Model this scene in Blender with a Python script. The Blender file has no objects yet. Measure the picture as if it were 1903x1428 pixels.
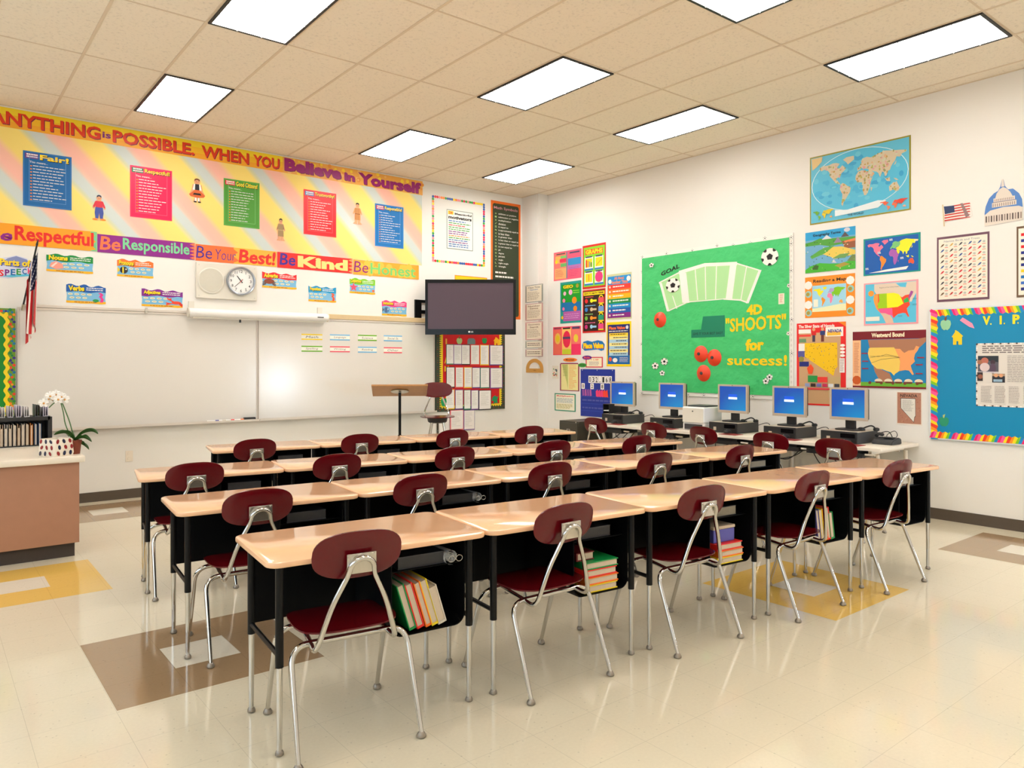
import bpy, bmesh, math, random
from mathutils import Vector, Matrix
PI = math.pi
SC = bpy.context.scene
COL = SC.collection
# ---------------------------------------------------------------- camera
CAM_H, YAW, FPX, PCX, PCY = 1.446, 0.6773, 1381.8, 962.1, 674.6
WALL_Y, WALL_X, CEIL_Z, COLUMN_X = 8.787, 7.339, 3.959, 7.15
LEFT_X, BACK_Y = -2.2, -0.9
cam = bpy.data.cameras.new('camera')
camo = bpy.data.objects.new('camera', cam)
COL.objects.link(camo)
camo.location = (0, 0, CAM_H)
camo.rotation_euler = (PI / 2, 0, -YAW)
cam.sensor_fit = 'HORIZONTAL'
cam.sensor_width = 36.0
cam.lens = FPX * 36.0 / 1903
cam.shift_x = (951.5 - PCX) / 1903
cam.shift_y = (PCY - 714.0) / 1903
cam.clip_start = 0.05
SC.camera = camo
# ---------------------------------------------------------------- world, view, light strengths
SC.view_settings.view_transform = 'Standard'
SC.view_settings.look = 'None'
SC.view_settings.gamma = 1.0
SC.view_settings.use_curve_mapping = False
SC.view_settings.exposure = -0.06
SC.cycles.use_denoising = True
SC.cycles.max_bounces = 10
SC.cycles.sample_clamp_indirect = 6.0
SC.cycles.caustics_reflective = False
LAMP = 14.0            # luminance of the ceiling light lenses
GLARE_SKY = 220.0        # extra-bright sky patch, added for the glare spot on the whiteboard
SKY = 4.5              # sky seen through the windows behind the camera
wd = bpy.data.worlds.new('daylight')
SC.world = wd
wd.use_nodes = True
nt = wd.node_tree
bg = nt.nodes['Background']
bg.inputs[0].default_value = (0.66, 0.84, 1.0, 1)
_tc = nt.nodes.new('ShaderNodeTexCoord')                 # sky boosted beyond the door pane, so its reflection glares on the whiteboard
_dt = nt.nodes.new('ShaderNodeVectorMath'); _dt.operation = 'DOT_PRODUCT'; _dt.inputs[1].default_value = (0.36, -0.93, 0.0)
_mr = nt.nodes.new('ShaderNodeMapRange'); _mr.inputs[1].default_value = 0.80; _mr.inputs[2].default_value = 0.99
_mr.inputs[3].default_value = SKY; _mr.inputs[4].default_value = GLARE_SKY
nt.links.new(_tc.outputs['Generated'], _dt.inputs[0]); nt.links.new(_dt.outputs['Value'], _mr.inputs[0]); nt.links.new(_mr.outputs[0], bg.inputs[1])

# ---------------------------------------------------------------- colour + material helpers
def lin(c):
    return tuple(((v / 255) / 12.92) if v / 255 <= 0.04045 else (((v / 255) + 0.055) / 1.055) ** 2.4 for v in c)

def S(r, g, b):
    return lin((r, g, b)) + (1.0,)

def mat(name, col, rough=0.5, metal=0.0, spec=0.5, coat=0.0, bump=0.0, bscale=200, noise=0.0, nscale=30, emit=0.0, trans=0.0):
    m = bpy.data.materials.new(name)
    m.use_nodes = True
    nt = m.node_tree
    b = nt.nodes['Principled BSDF']
    b.inputs['Base Color'].default_value = col
    b.inputs['Roughness'].default_value = rough
    b.inputs['Metallic'].default_value = metal
    b.inputs['Specular IOR Level'].default_value = spec
    b.inputs['Coat Weight'].default_value = coat
    b.inputs['Coat Roughness'].default_value = 0.08
    b.inputs['Transmission Weight'].default_value = trans
    if emit:
        b.inputs['Emission Color'].default_value = col
        b.inputs['Emission Strength'].default_value = emit
    if noise or bump:
        tc = nt.nodes.new('ShaderNodeTexCoord')
    if noise:
        n = nt.nodes.new('ShaderNodeTexNoise')
        n.inputs['Scale'].default_value = nscale
        n.inputs['Detail'].default_value = 4
        nt.links.new(tc.outputs['Object'], n.inputs['Vector'])
        r = nt.nodes.new('ShaderNodeMapRange')
        r.inputs['To Min'].default_value = 1 - noise
        r.inputs['To Max'].default_value = 1 + noise
        nt.links.new(n.outputs['Fac'], r.inputs['Value'])
        x = nt.nodes.new('ShaderNodeVectorMath')
        x.operation = 'SCALE'
        x.inputs[0].default_value = col[:3]
        nt.links.new(r.outputs[0], x.inputs['Scale'])
        nt.links.new(x.outputs[0], b.inputs['Base Color'])
    if bump:
        n2 = nt.nodes.new('ShaderNodeTexNoise')
        n2.inputs['Scale'].default_value = bscale
        n2.inputs['Detail'].default_value = 3
        nt.links.new(tc.outputs['Object'], n2.inputs['Vector'])
        bp = nt.nodes.new('ShaderNodeBump')
        bp.inputs['Strength'].default_value = bump
        bp.inputs['Distance'].default_value = 0.004
        nt.links.new(n2.outputs['Fac'], bp.inputs['Height'])
        nt.links.new(bp.outputs[0], b.inputs['Normal'])
    return m

M = {}
M['wall'] = mat('wall_paint', S(238, 234, 227), 0.6, spec=0.3, bump=0.08, bscale=140)
M['trim'] = mat('dark_vinyl_base', S(84, 72, 60), 0.5, noise=0.08)
M['chrome'] = mat('polished_chrome', S(204, 202, 198), 0.06, 1.0)
M['steel'] = mat('plated_steel', S(205, 200, 190), 0.28, 1.0)
M['black'] = mat('black_powder_coat', S(4, 4, 5), 0.38, spec=0.25)
M['box'] = mat('black_steel_book_box', S(4, 4, 5), 0.6, spec=0.12)
M['top'] = mat('peach_wood_laminate', S(238, 188, 146), 0.11, spec=0.5, noise=0.05, nscale=9)
M['shell'] = mat('maroon_plastic', S(94, 5, 15), 0.24, spec=0.45, noise=0.04, nscale=60)
M['board'] = mat('whiteboard_enamel', S(226, 220, 211), 0.2, spec=0.85)
M['alu'] = mat('brushed_aluminium', S(216, 206, 194), 0.45, 0.3)
M['tan'] = mat('tan_tackable_rail', S(216, 190, 146), 0.6, noise=0.05)
M['cream'] = mat('cream_laminate', S(238, 226, 208), 0.35, noise=0.03)
M['creamedge'] = mat('cream_edge_band', S(244, 236, 222), 0.4)
M['beige'] = mat('beige_plastic', S(226, 220, 206), 0.45)
M['white'] = mat('white_plastic', S(244, 242, 238), 0.4)
M['brown'] = mat('brown_laminate', S(172, 124, 98), 0.5, noise=0.06, nscale=14)
M['kick'] = mat('dark_kick_plate', S(62, 52, 46), 0.6)
M['dark'] = mat('charcoal_plastic', S(30, 29, 30), 0.45)
M['dgrey'] = mat('dark_grey_plastic', S(58, 58, 60), 0.5)
M['gloss'] = mat('glossy_black_plastic', S(6, 6, 8), 0.2, spec=0.3)
M['screen_off'] = mat('grey_tv_screen', S(84, 68, 78), 0.3, spec=0.3)
M['silver'] = mat('warm_silver_plastic', S(196, 180, 160), 0.4, 0.2)
M['wood'] = mat('oak_wood', S(180, 126, 70), 0.4, noise=0.15, nscale=18)
M['cabinet'] = mat('dark_olive_steel', S(62, 58, 48), 0.45)
M['paper'] = mat('page_paper', S(206, 188, 164), 0.8, noise=0.06, nscale=80)
M['terracotta'] = mat('terracotta', S(128, 58, 34), 0.7)
M['leaf'] = mat('orchid_leaf', S(58, 104, 42), 0.4, noise=0.15)
M['stem'] = mat('orchid_stem', S(74, 112, 60), 0.5)
M['petal'] = mat('white_petal', S(250, 246, 240), 0.5)
M['petal_core'] = mat('orchid_lip', S(214, 150, 70), 0.5)
M['rubber'] = mat('rubber_glide', S(150, 140, 128), 0.35, 0.6)

def attr_mat(name, rough, spec=0.4):
    m = mat(name, (1, 1, 1, 1), rough, spec=spec)
    nt = m.node_tree
    a = nt.nodes.new('ShaderNodeAttribute')
    a.attribute_name = 'Col'
    nt.links.new(a.outputs['Color'], nt.nodes['Principled BSDF'].inputs['Base Color'])
    return m
M['print'] = attr_mat('printed_paper', 0.42)

# ---------------------------------------------------------------- object helpers
def tag(o, label=None, cat=None, group=None, kind=None):
    if label: o['label'] = label
    if cat: o['category'] = cat
    if group: o['group'] = group
    if kind: o['kind'] = kind
    return o

def thing(name, label, cat, loc=(0, 0, 0), rz=0.0, group=None):
    o = bpy.data.objects.new(name, None)
    o.empty_display_size = 0.1
    COL.objects.link(o)
    o.location = loc
    o.rotation_euler = (0, 0, rz)
    return tag(o, label, cat, group)

def link_mesh(name, me, parent=None, loc=None, rot=None):
    o = bpy.data.objects.new(name, me)
    COL.objects.link(o)
    if parent: o.parent = parent
    if loc: o.location = loc
    if rot: o.rotation_euler = rot
    return o

def obj(name, bm, m, parent=None, smooth=False, loc=None, rot=None, label=None):
    bmesh.ops.recalc_face_normals(bm, faces=bm.faces)
    me = bpy.data.meshes.new(name)
    bm.to_mesh(me)
    bm.free()
    for x in (m if isinstance(m, (list, tuple)) else [m]):
        me.materials.append(x)
    if smooth:
        me.polygons.foreach_set('use_smooth', [True] * len(me.polygons))
        if smooth != 'all':
            me.set_sharp_from_angle(angle=math.radians(40))
    o = link_mesh(name, me, parent, loc, rot)
    if label: o['label'] = label
    return o

def dup(root, loc, rz, label=None, group=None, mats=None):
    def cp(o, par):
        c = o.copy()
        COL.objects.link(c)
        if par: c.parent = par
        for ch in list(o.children): cp(ch, c)
        return c
    r = cp(root, None)
    r.location = loc
    r.rotation_euler = (0, 0, rz)
    if label: r['label'] = label
    if group: r['group'] = group
    return r

def box(bm, x0, x1, y0, y1, z0, z1, bevel=0.0, mi=0):
    g = bmesh.ops.create_cube(bm, size=1.0)
    vs = g['verts']
    for v in vs:
        v.co = Vector((x0 + (v.co.x + .5) * (x1 - x0), y0 + (v.co.y + .5) * (y1 - y0), z0 + (v.co.z + .5) * (z1 - z0)))
    fs = set(f for v in vs for f in v.link_faces)
    for f in fs: f.material_index = mi
    if bevel:
        es = list(set(e for v in vs for e in v.link_edges))
        bmesh.ops.bevel(bm, geom=es, offset=bevel, segments=2, affect='EDGES', profile=0.5)
    return vs

def B(*boxes, **k):
    bm = bmesh.new()
    for b in boxes: box(bm, *b, **k)
    return bm

def smooth_path(pts, n=6, closed=False):
    P = [Vector(p) for p in pts]
    out = []
    for i in range(len(P) - 1):
        p0 = P[max(i - 1, 0)]; p1 = P[i]; p2 = P[i + 1]; p3 = P[min(i + 2, len(P) - 1)]
        for k in range(n):
            t = k / n
            out.append(0.5 * ((2 * p1) + (p2 - p0) * t + (2 * p0 - 5 * p1 + 4 * p2 - p3) * t * t + (3 * p1 - p0 - 3 * p2 + p3) * t ** 3))
    out.append(P[-1])
    return out

def fillet(pts, r, n=5):
    """polyline with rounded corners"""
    P = [Vector(p) for p in pts]
    out = [P[0]]
    for i in range(1, len(P) - 1):
        a, b, c = P[i - 1], P[i], P[i + 1]
        d = min(r, (a - b).length * .49, (c - b).length * .49)
        s = b + (a - b).normalized() * d
        e = b + (c - b).normalized() * d
        for k in range(n + 1):
            t = k / n
            out.append((1 - t) ** 2 * s + 2 * t * (1 - t) * b + t * t * e)
    out.append(P[-1])
    return out

def tube(bm, pts, rad, seg=10, caps=True, mi=0):
    P = [Vector(p) for p in pts]
    R = rad if isinstance(rad, (list, tuple)) else [rad] * len(P)
    rings = []
    t0 = (P[1] - P[0]).normalized()
    up = Vector((0, 0, 1)) if abs(t0.z) < .9 else Vector((1, 0, 0))
    nrm = t0.cross(up).normalized()
    for i, p in enumerate(P):
        if i == 0: t = P[1] - P[0]
        elif i == len(P) - 1: t = P[-1] - P[-2]
        else: t = P[i + 1] - P[i - 1]
        t.normalize()
        nrm = (nrm - t * nrm.dot(t)).normalized()
        bn = t.cross(nrm)
        rings.append([bm.verts.new(p + (nrm * math.cos(2 * PI * k / seg) + bn * math.sin(2 * PI * k / seg)) * R[i]) for k in range(seg)])
    for a, b in zip(rings, rings[1:]):
        for k in range(seg):
            f = bm.faces.new((a[k], a[(k + 1) % seg], b[(k + 1) % seg], b[k]))
            f.material_index = mi
    if caps:
        bm.faces.new(rings[0][::-1]).material_index = mi
        bm.faces.new(rings[-1]).material_index = mi
    return bm

def T(*args, **k):
    bm = bmesh.new()
    tube(bm, *args, **k)
    return bm

def lathe(bm, prof, seg=20, center=(0, 0, 0), axis='z'):
    rings = []
    for r, h in prof:
        ring = []
        for k in range(seg):
            a = 2 * PI * k / seg
            q = (r * math.cos(a), r * math.sin(a), h)
            if axis == 'y': q = (q[0], -q[2], q[1])
            ring.append(bm.verts.new(Vector(center) + Vector(q)))
        rings.append(ring)
    for a, b in zip(rings, rings[1:]):
        for k in range(seg): bm.faces.new((a[k], a[(k + 1) % seg], b[(k + 1) % seg], b[k]))
    bm.faces.new(rings[0][::-1]); bm.faces.new(rings[-1])
    return bm

def rrect(w, d, r, n=5):
    out = []
    for cx, cy, a0 in ((w / 2 - r, d / 2 - r, 0), (-w / 2 + r, d / 2 - r, 90), (-w / 2 + r, -d / 2 + r, 180), (w / 2 - r, -d / 2 + r, 270)):
        for k in range(n + 1):
            a = math.radians(a0 + 90 * k / n)
            out.append((cx + r * math.cos(a), cy + r * math.sin(a)))
    return out

def slab(bm, w, d, r, z0, z1, b=0.005, cx=0, cy=0):
    """rounded rectangle slab with softened edges"""
    rings = []
    for inset, z in ((b, z0), (b * .3, z0 + b * .3), (0, z0 + b), (0, z1 - b), (b * .3, z1 - b * .3), (b, z1)):
        rings.append([bm.verts.new((cx + x, cy + y, z)) for x, y in rrect(w - 2 * inset, d - 2 * inset, max(r - inset, .001))])
    n = len(rings[0])
    for a, c in zip(rings, rings[1:]):
        for k in range(n): bm.faces.new((a[k], a[(k + 1) % n], c[(k + 1) % n], c[k]))
    bm.faces.new(rings[0][::-1]); bm.faces.new(rings[-1])
    return bm

# ---------------------------------------------------------------- pixel -> place (the photograph's own camera)
_F = Vector((math.sin(YAW), math.cos(YAW), 0)); _R = Vector((math.cos(YAW), -math.sin(YAW), 0)); _C = Vector((0, 0, CAM_H))
def ray(px, py): return _F + _R * ((px - PCX) / FPX) + Vector((0, 0, -(py - PCY) / FPX))
def at_z(px, py, z): r = ray(px, py); return _C + r * ((z - CAM_H) / r.z)
def at_x(px, py, x): r = ray(px, py); return _C + r * (x / r.x)
def at_y(px, py, y): r = ray(px, py); return _C + r * (y / r.y)
# ================================================================ printed sheets and boards
_txt = {}
def text_mesh(s, bold=0.0, shear=0.0):
    key = (s, bold, shear)
    if key in _txt: return _txt[key]
    c = bpy.data.curves.new('t', 'FONT')
    c.body = s
    c.resolution_u = 2
    c.offset = bold
    c.shear = shear
    o = bpy.data.objects.new('t', c)
    COL.objects.link(o)
    dg = bpy.context.evaluated_depsgraph_get()
    dg.update()
    me = bpy.data.meshes.new_from_object(o.evaluated_get(dg))
    vs = [tuple(v.co[:2]) for v in me.vertices]
    fs = [tuple(p.vertices) for p in me.polygons]
    bpy.data.objects.remove(o)
    bpy.data.curves.remove(c)
    bpy.data.meshes.remove(me)
    x0 = min(v[0] for v in vs); x1 = max(v[0] for v in vs); y0 = min(v[1] for v in vs); y1 = max(v[1] for v in vs)
    vs = [((x - x0) / (x1 - x0), (y - y0) / (y1 - y0)) for x, y in vs]
    _txt[key] = (vs, fs, (x1 - x0) / (y1 - y0))
    return _txt[key]

class Sheet:
    """one printed thing on a wall. Drawing coordinates: x 0..1 to the right, y 0..1 downwards."""
    STEP = 0.00012
    def __init__(s, plane, corners, base=None, thick=0.002, off=0.0012, outline=None, plane_at=None):
        s.plane = plane
        if plane == 'F':
            d = WALL_Y if plane_at is None else plane_at
            q = [at_y(px, py, d) for px, py in corners]; us = [p.x for p in q]
        else:
            d = WALL_X if plane_at is None else plane_at
            q = [at_x(px, py, d) for px, py in corners]; us = [-p.y for p in q]
        zs = [p.z for p in q]
        if len(corners) == 4:
            u0 = (us[0] + us[3]) / 2; u1 = (us[1] + us[2]) / 2; z1 = (zs[0] + zs[1]) / 2; z0 = (zs[2] + zs[3]) / 2
        else:
            u0, u1, z0, z1 = min(us), max(us), min(zs), max(zs)
        s.w, s.h = u1 - u0, z1 - z0
        s.u0, s.z0, s.d, s.off = u0, z0, d, off
        s.V, s.Fc, s.C = [], [], []
        s.l = thick
        if base is not None:
            pts = outline or [(0, 0), (1, 0), (1, 1), (0, 1)]
            s.slabpoly(pts, base, thick)
    def P(s, x, y, l): return ((x - .5) * s.w, -(l), (1 - y) * s.h)
    def face(s, pts, c, l):
        i = len(s.V)
        s.V += [s.P(x, y, l) for x, y in pts]
        s.Fc.append(tuple(range(i, i + len(pts)))); s.C.append(c)
    def slabpoly(s, pts, c, thick, l0=0.0):
        a = sum(pts[i][0] * pts[(i + 1) % len(pts)][1] - pts[(i + 1) % len(pts)][0] * pts[i][1] for i in range(len(pts)))
        if a > 0: pts = pts[::-1]
        s.face(pts, c, l0 + thick)
        s.face(pts[::-1], c, l0)
        n = len(pts)
        for k in range(n):
            a_, b_ = pts[k], pts[(k + 1) % n]
            i = len(s.V)
            s.V += [s.P(*a_, l0), s.P(*b_, l0), s.P(*b_, l0 + thick), s.P(*a_, l0 + thick)]
            s.Fc.append((i, i + 1, i + 2, i + 3)); s.C.append(c)
    def poly(s, pts, c, up=True):
        s.l += s.STEP if up else 1.2e-5
        a = sum(pts[i][0] * pts[(i + 1) % len(pts)][1] - pts[(i + 1) % len(pts)][0] * pts[i][1] for i in range(len(pts)))
        s.face(pts[::-1] if a > 0 else pts, c, s.l)
    def rect(s, x0, y0, x1, y1, c, up=True): s.poly([(x0, y0), (x1, y0), (x1, y1), (x0, y1)], c, up)
    def frame(s, t, c, inset=0.0):
        tx, ty = t / s.w, t / s.h
        ix, iy = inset / s.w, inset / s.h
        s.l += s.STEP
        for r in ((ix, iy, 1 - ix, iy + ty), (ix, 1 - iy - ty, 1 - ix, 1 - iy), (ix, iy + ty, ix + tx, 1 - iy - ty), (1 - ix - tx, iy + ty, 1 - ix, 1 - iy - ty)):
            s.rect(*r, c, up=False)
    def ell(s, x, y, rx, ry, c, n=14, up=True, a0=0, a1=360):
        pts = [(x + rx * math.cos(math.radians(a0 + (a1 - a0) * k / n)), y + ry * math.sin(math.radians(a0 + (a1 - a0) * k / n))) for k in range(n if a1 - a0 == 360 else n + 1)]
        s.poly(pts, c, up)
    def circ(s, x, y, r, c, n=14, up=True): s.ell(x, y, r / s.w, r / s.h, c, n, up)
    def text(s, t, x0, y0, x1, y1, c, bold=0.0, shear=0.0, slope=0.0, up=True, shadow=None):
        if shadow: s.text(t, x0 + .006 / s.w, y0 + .007 / s.h, x1 + .006 / s.w, y1 + .007 / s.h, shadow, bold, shear, slope)
        if up: s.l += s.STEP
        vs, fs, _ = text_mesh(t, bold, shear)
        i = len(s.V)
        s.V += [s.P(x0 + x * (x1 - x0), y1 - y * (y1 - y0) + slope * x, s.l) for x, y in vs]
        for f in fs:
            s.Fc.append(tuple(i + k for k in f)); s.C.append(c)
    def lines(s, x0, y0, x1, y1, n, c, th=.35, seed=1, ragged=.35, words=True, bullets=None):
        rnd = random.Random(seed)
        s.l += s.STEP
        dy = (y1 - y0) / n
        for k in range(n):
            y = y0 + dy * k
            end = x1 - rnd.random() * ragged * (x1 - x0)
            if bullets: s.rect(x0 - .055, y + dy * .1, x0 - .02, y + dy * .45, bullets, up=False)
            x = x0
            while x < end:
                wl = (.06 + rnd.random() * .12) * (x1 - x0) if words else end - x
                s.rect(x, y, min(x + wl, end), y + dy * th, c, up=False)
                x += wl + .025 * (x1 - x0)
    def wave(s, x0, y0, x1, y1, c, n=8, amp=.02, thick=.03):
        """wavy band from point to point"""
        s.l += s.STEP
        m = n * 6
        up_, dn = [], []
        L = math.hypot((x1 - x0) * s.w, (y1 - y0) * s.h)
        dx, dy = (x1 - x0) * s.w / L, (y1 - y0) * s.h / L
        for k in range(m + 1):
            t = k / m
            o = math.sin(t * n * 2 * PI) * amp
            px, py = x0 * s.w + dx * L * t, y0 * s.h + dy * L * t
            up_.append(((px - dy * (o + thick / 2)) / s.w, (py + dx * (o + thick / 2)) / s.h))
            dn.append(((px - dy * (o - thick / 2)) / s.w, (py + dx * (o - thick / 2)) / s.h))
        for k in range(m):
            s.poly([up_[k], up_[k + 1], dn[k + 1], dn[k]], c, up=False)
    def emit(s, name, parent=None, mt='print'):
        me = bpy.data.meshes.new(name)
        me.from_pydata(s.V, [], s.Fc)
        ca = me.color_attributes.new('Col', 'FLOAT_COLOR', 'CORNER')
        buf = []
        for f, c in zip(s.Fc, s.C): buf += list(c) * len(f)
        ca.data.foreach_set('color', buf)
        me.materials.append(M[mt])
        me.update()
        o = link_mesh(name, me, parent)
        s.V, s.Fc, s.C = [], [], []
        return o
    def place(s, o):
        if s.plane == 'F':
            o.location = (s.u0 + s.w / 2, s.d - s.off, s.z0)
        else:
            o.location = (s.d - s.off, -(s.u0 + s.w / 2), s.z0)
            o.rotation_euler = (0, 0, -PI / 2)
        return o
    def done(s, name, label, cat, group=None):
        return tag(s.place(s.emit(name)), label, cat, group)

WHT = S(246, 242, 234); BLK = S(24, 22, 22); RED = S(226, 24, 36); YEL = S(250, 214, 20); ORG = S(246, 134, 30)
GRN = S(52, 150, 48); BLU = S(14, 104, 176); NAV = S(26, 38, 130); PUR = S(124, 24, 130); PNK = S(246, 60, 110)
LBL = S(120, 186, 226); TEA = S(20, 158, 150); GRY = S(120, 112, 108); SKN = S(224, 160, 118); BRN = S(120, 70, 40)

# coarse outlines used by several maps (longitude, latitude)
LAND = {
 'na': [(-168,66),(-156,71),(-130,70),(-110,73),(-95,72),(-82,68),(-88,62),(-94,59),(-82,54),(-78,58),(-70,62),(-60,54),(-56,50),(-66,44),(-74,40),(-80,32),(-81,25),(-84,30),(-96,28),(-97,20),(-90,20),(-84,14),(-78,8),(-86,11),(-96,16),(-106,22),(-114,30),(-122,36),(-124,47),(-132,55),(-146,60),(-160,57)],
 'gl': [(-54,82),(-24,82),(-22,72),(-40,64),(-48,61),(-54,68),(-68,77)],
 'sa': [(-78,8),(-70,12),(-60,8),(-50,1),(-36,-6),(-39,-18),(-48,-26),(-57,-36),(-65,-42),(-69,-54),(-75,-48),(-71,-30),(-71,-18),(-81,-5)],
 'af': [(-6,35),(10,37),(22,32),(33,31),(38,20),(44,11),(51,12),(42,-2),(40,-14),(33,-26),(26,-34),(18,-34),(12,-18),(13,-4),(8,4),(-8,5),(-17,14),(-16,24)],
 'eu': [(-9,37),(-8,44),(-1,48),(4,53),(8,58),(5,62),(15,69),(28,71),(44,67),(58,69),(60,55),(50,45),(38,46),(30,44),(26,38),(20,40),(15,38),(8,44),(2,40)],
 'as': [(58,69),(70,73),(100,77),(130,73),(160,70),(180,67),(178,63),(162,60),(156,52),(142,55),(136,44),(128,38),(121,30),(118,23),(108,20),(106,10),(98,8),(96,18),(88,22),(80,8),(73,20),(66,25),(56,27),(48,30),(58,22),(50,13),(43,14),(35,28),(36,36),(27,38),(38,44),(50,45),(60,55)],
 'au': [(114,-22),(122,-17),(131,-12),(137,-14),(142,-11),(147,-19),(153,-27),(150,-37),(140,-38),(131,-32),(116,-35)],
 'in': [(96,5),(106,-6),(118,-8),(117,4),(110,1),(104,0)], 'ng': [(131,-1),(141,-3),(150,-9),(140,-8)], 'jp': [(131,33),(140,36),(142,44),(139,42)], 'mg': [(44,-16),(50,-15),(47,-25),(44,-24)], 'nz': [(167,-46),(174,-41),(178,-38),(172,-42)],
}
def draw_world(s, x0, y0, x1, y1, cols, lat0=-60, lat1=84):
    for k, pts in LAND.items():
        c = cols.get(k, cols.get('*'))
        if c is None: continue
        s.poly([(x0 + (lo + 178) / 360 * (x1 - x0), y1 - (la - lat0) / (lat1 - lat0) * (y1 - y0)) for lo, la in pts], c)
USA = [(0,.02),(.03,.0),(.5,.0),(.52,.05),(.62,.06),(.66,.14),(.7,.2),(.78,.12),(.88,.1),(.92,-.04),(.98,.0),(.95,.12),(.9,.24),(.88,.4),(.9,.5),(.82,.64),(.84,.78),(.88,.95),(.85,.97),(.79,.82),(.72,.8),(.6,.84),(.52,.94),(.5,1.0),(.44,.88),(.36,.84),(.28,.78),(.16,.76),(.06,.6),(.0,.36),(-.02,.2)]
NEVADA = [(.0,.0),(.92,.0),(.93,.72),(.86,.8),(.82,1.0),(.0,.42)]
def inbox(pts, x0, y0, x1, y1): return [(x0 + x * (x1 - x0), y0 + y * (y1 - y0)) for x, y in pts]
# ================================================================ the room
def struct(o): o['kind'] = 'structure'; return o
def floor_mat(name, c):
    m = mat(name, c, 0.09, spec=0.5)
    nt = m.node_tree; b = nt.nodes['Principled BSDF']
    tc = nt.nodes.new('ShaderNodeTexCoord')
    v = nt.nodes.new('ShaderNodeTexVoronoi'); v.inputs['Scale'].default_value = 28
    nt.links.new(tc.outputs['Object'], v.inputs['Vector'])
    r = nt.nodes.new('ShaderNodeMapRange'); r.inputs[1].default_value = 0.03; r.inputs[2].default_value = 0.14; r.inputs[3].default_value = 0.74; r.inputs[4].default_value = 1.0
    nt.links.new(v.outputs['Distance'], r.inputs[0])
    n = nt.nodes.new('ShaderNodeTexNoise'); n.inputs['Scale'].default_value = 75; n.inputs['Detail'].default_value = 3
    nt.links.new(tc.outputs['Object'], n.inputs['Vector'])
    r2 = nt.nodes.new('ShaderNodeMapRange'); r2.inputs[3].default_value = 0.95; r2.inputs[4].default_value = 1.05
    nt.links.new(n.outputs['Fac'], r2.inputs[0])
    mu = nt.nodes.new('ShaderNodeMath'); mu.operation = 'MULTIPLY'
    nt.links.new(r.outputs[0], mu.inputs[0]); nt.links.new(r2.outputs[0], mu.inputs[1])
    last = mu.outputs[0]
    br = nt.nodes.new('ShaderNodeTexBrick')
    br.offset = 0.0; br.inputs['Scale'].default_value = 1.0
    br.inputs['Brick Width'].default_value = 0.3048; br.inputs['Row Height'].default_value = 0.3048
    br.inputs['Mortar Size'].default_value = 0.0011; br.inputs['Mortar Smooth'].default_value = 0.4
    br.inputs['Color1'].default_value = (1, 1, 1, 1); br.inputs['Color2'].default_value = (.985, .985, .985, 1); br.inputs['Mortar'].default_value = (.76, .76, .76, 1)
    mp = nt.nodes.new('ShaderNodeMapping'); mp.inputs['Location'].default_value = (-0.635 + 3.048, -3.43 + 6.096, 0)
    nt.links.new(tc.outputs['Object'], mp.inputs['Vector']); nt.links.new(mp.outputs[0], br.inputs['Vector'])
    m2 = nt.nodes.new('ShaderNodeVectorMath'); m2.operation = 'SCALE'; m2.inputs[0].default_value = c[:3]
    nt.links.new(last, m2.inputs['Scale'])
    m3 = nt.nodes.new('ShaderNodeVectorMath'); m3.operation = 'MULTIPLY'
    nt.links.new(m2.outputs[0], m3.inputs[0]); nt.links.new(br.outputs['Color'], m3.inputs[1])
    nt.links.new(m3.outputs[0], b.inputs['Base Color'])
    return m
FL = [floor_mat('floor_vinyl_tile', S(220, 208, 182)), floor_mat('floor_brown_tile', S(158, 130, 98)), floor_mat('floor_yellow_tile', S(226, 184, 92)), floor_mat('floor_pale_tile', S(222, 212, 192))]
bm = bmesh.new()
box(bm, LEFT_X, WALL_X, BACK_Y, WALL_Y, -0.1, 0)
def inlay(cx, cy, col, hx=.457):
    z = 0.0004
    for (x0, x1, y0, y1, mi) in ((-hx, hx, -hx, -.152, col), (-hx, hx, .152, hx, col), (-hx, -.152, -.152, .152, col), (.152, hx, -.152, .152, col), (-.152, .152, -.152, .152, 3)):
        f = bm.faces.new([bm.verts.new((cx + a, cy + b_, z)) for a, b_ in ((x0, y0), (x1, y0), (x1, y1), (x0, y1))])
        f.material_index = mi
inlay(1.095, 3.905, 1); inlay(0.505, 5.785, 2); inlay(1.43, 8.14, 1); inlay(4.455, 2.585, 2); inlay(6.605, 1.995, 1)
o = struct(obj('floor', bm, FL))

# ceiling: tiles, with a thin suspension grid
LX0, LY0, TW = 4.39, 5.10, 0.6096
ctile = mat('ceiling_tile', S(244, 233, 214), 0.9, spec=0.1)
nt = ctile.node_tree; b = nt.nodes['Principled BSDF']
tc = nt.nodes.new('ShaderNodeTexCoord')
n = nt.nodes.new('ShaderNodeTexNoise'); n.inputs['Scale'].default_value = 42; n.inputs['Detail'].default_value = 5; n.inputs['Roughness'].default_value = .7
nt.links.new(tc.outputs['Object'], n.inputs['Vector'])
r = nt.nodes.new('ShaderNodeMapRange'); r.inputs[1].default_value = .34; r.inputs[2].default_value = .46; r.inputs[3].default_value = .84; r.inputs[4].default_value = 1
nt.links.new(n.outputs['Fac'], r.inputs[0])
x = nt.nodes.new('ShaderNodeVectorMath'); x.operation = 'SCALE'; x.inputs[0].default_value = S(244, 233, 214)[:3]
nt.links.new(r.outputs[0], x.inputs['Scale']); nt.links.new(x.outputs[0], b.inputs['Base Color'])
bp = nt.nodes.new('ShaderNodeBump'); bp.inputs['Strength'].default_value = .35; bp.inputs['Distance'].default_value = .004
nt.links.new(n.outputs['Fac'], bp.inputs['Height']); nt.links.new(bp.outputs[0], b.inputs['Normal'])
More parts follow.
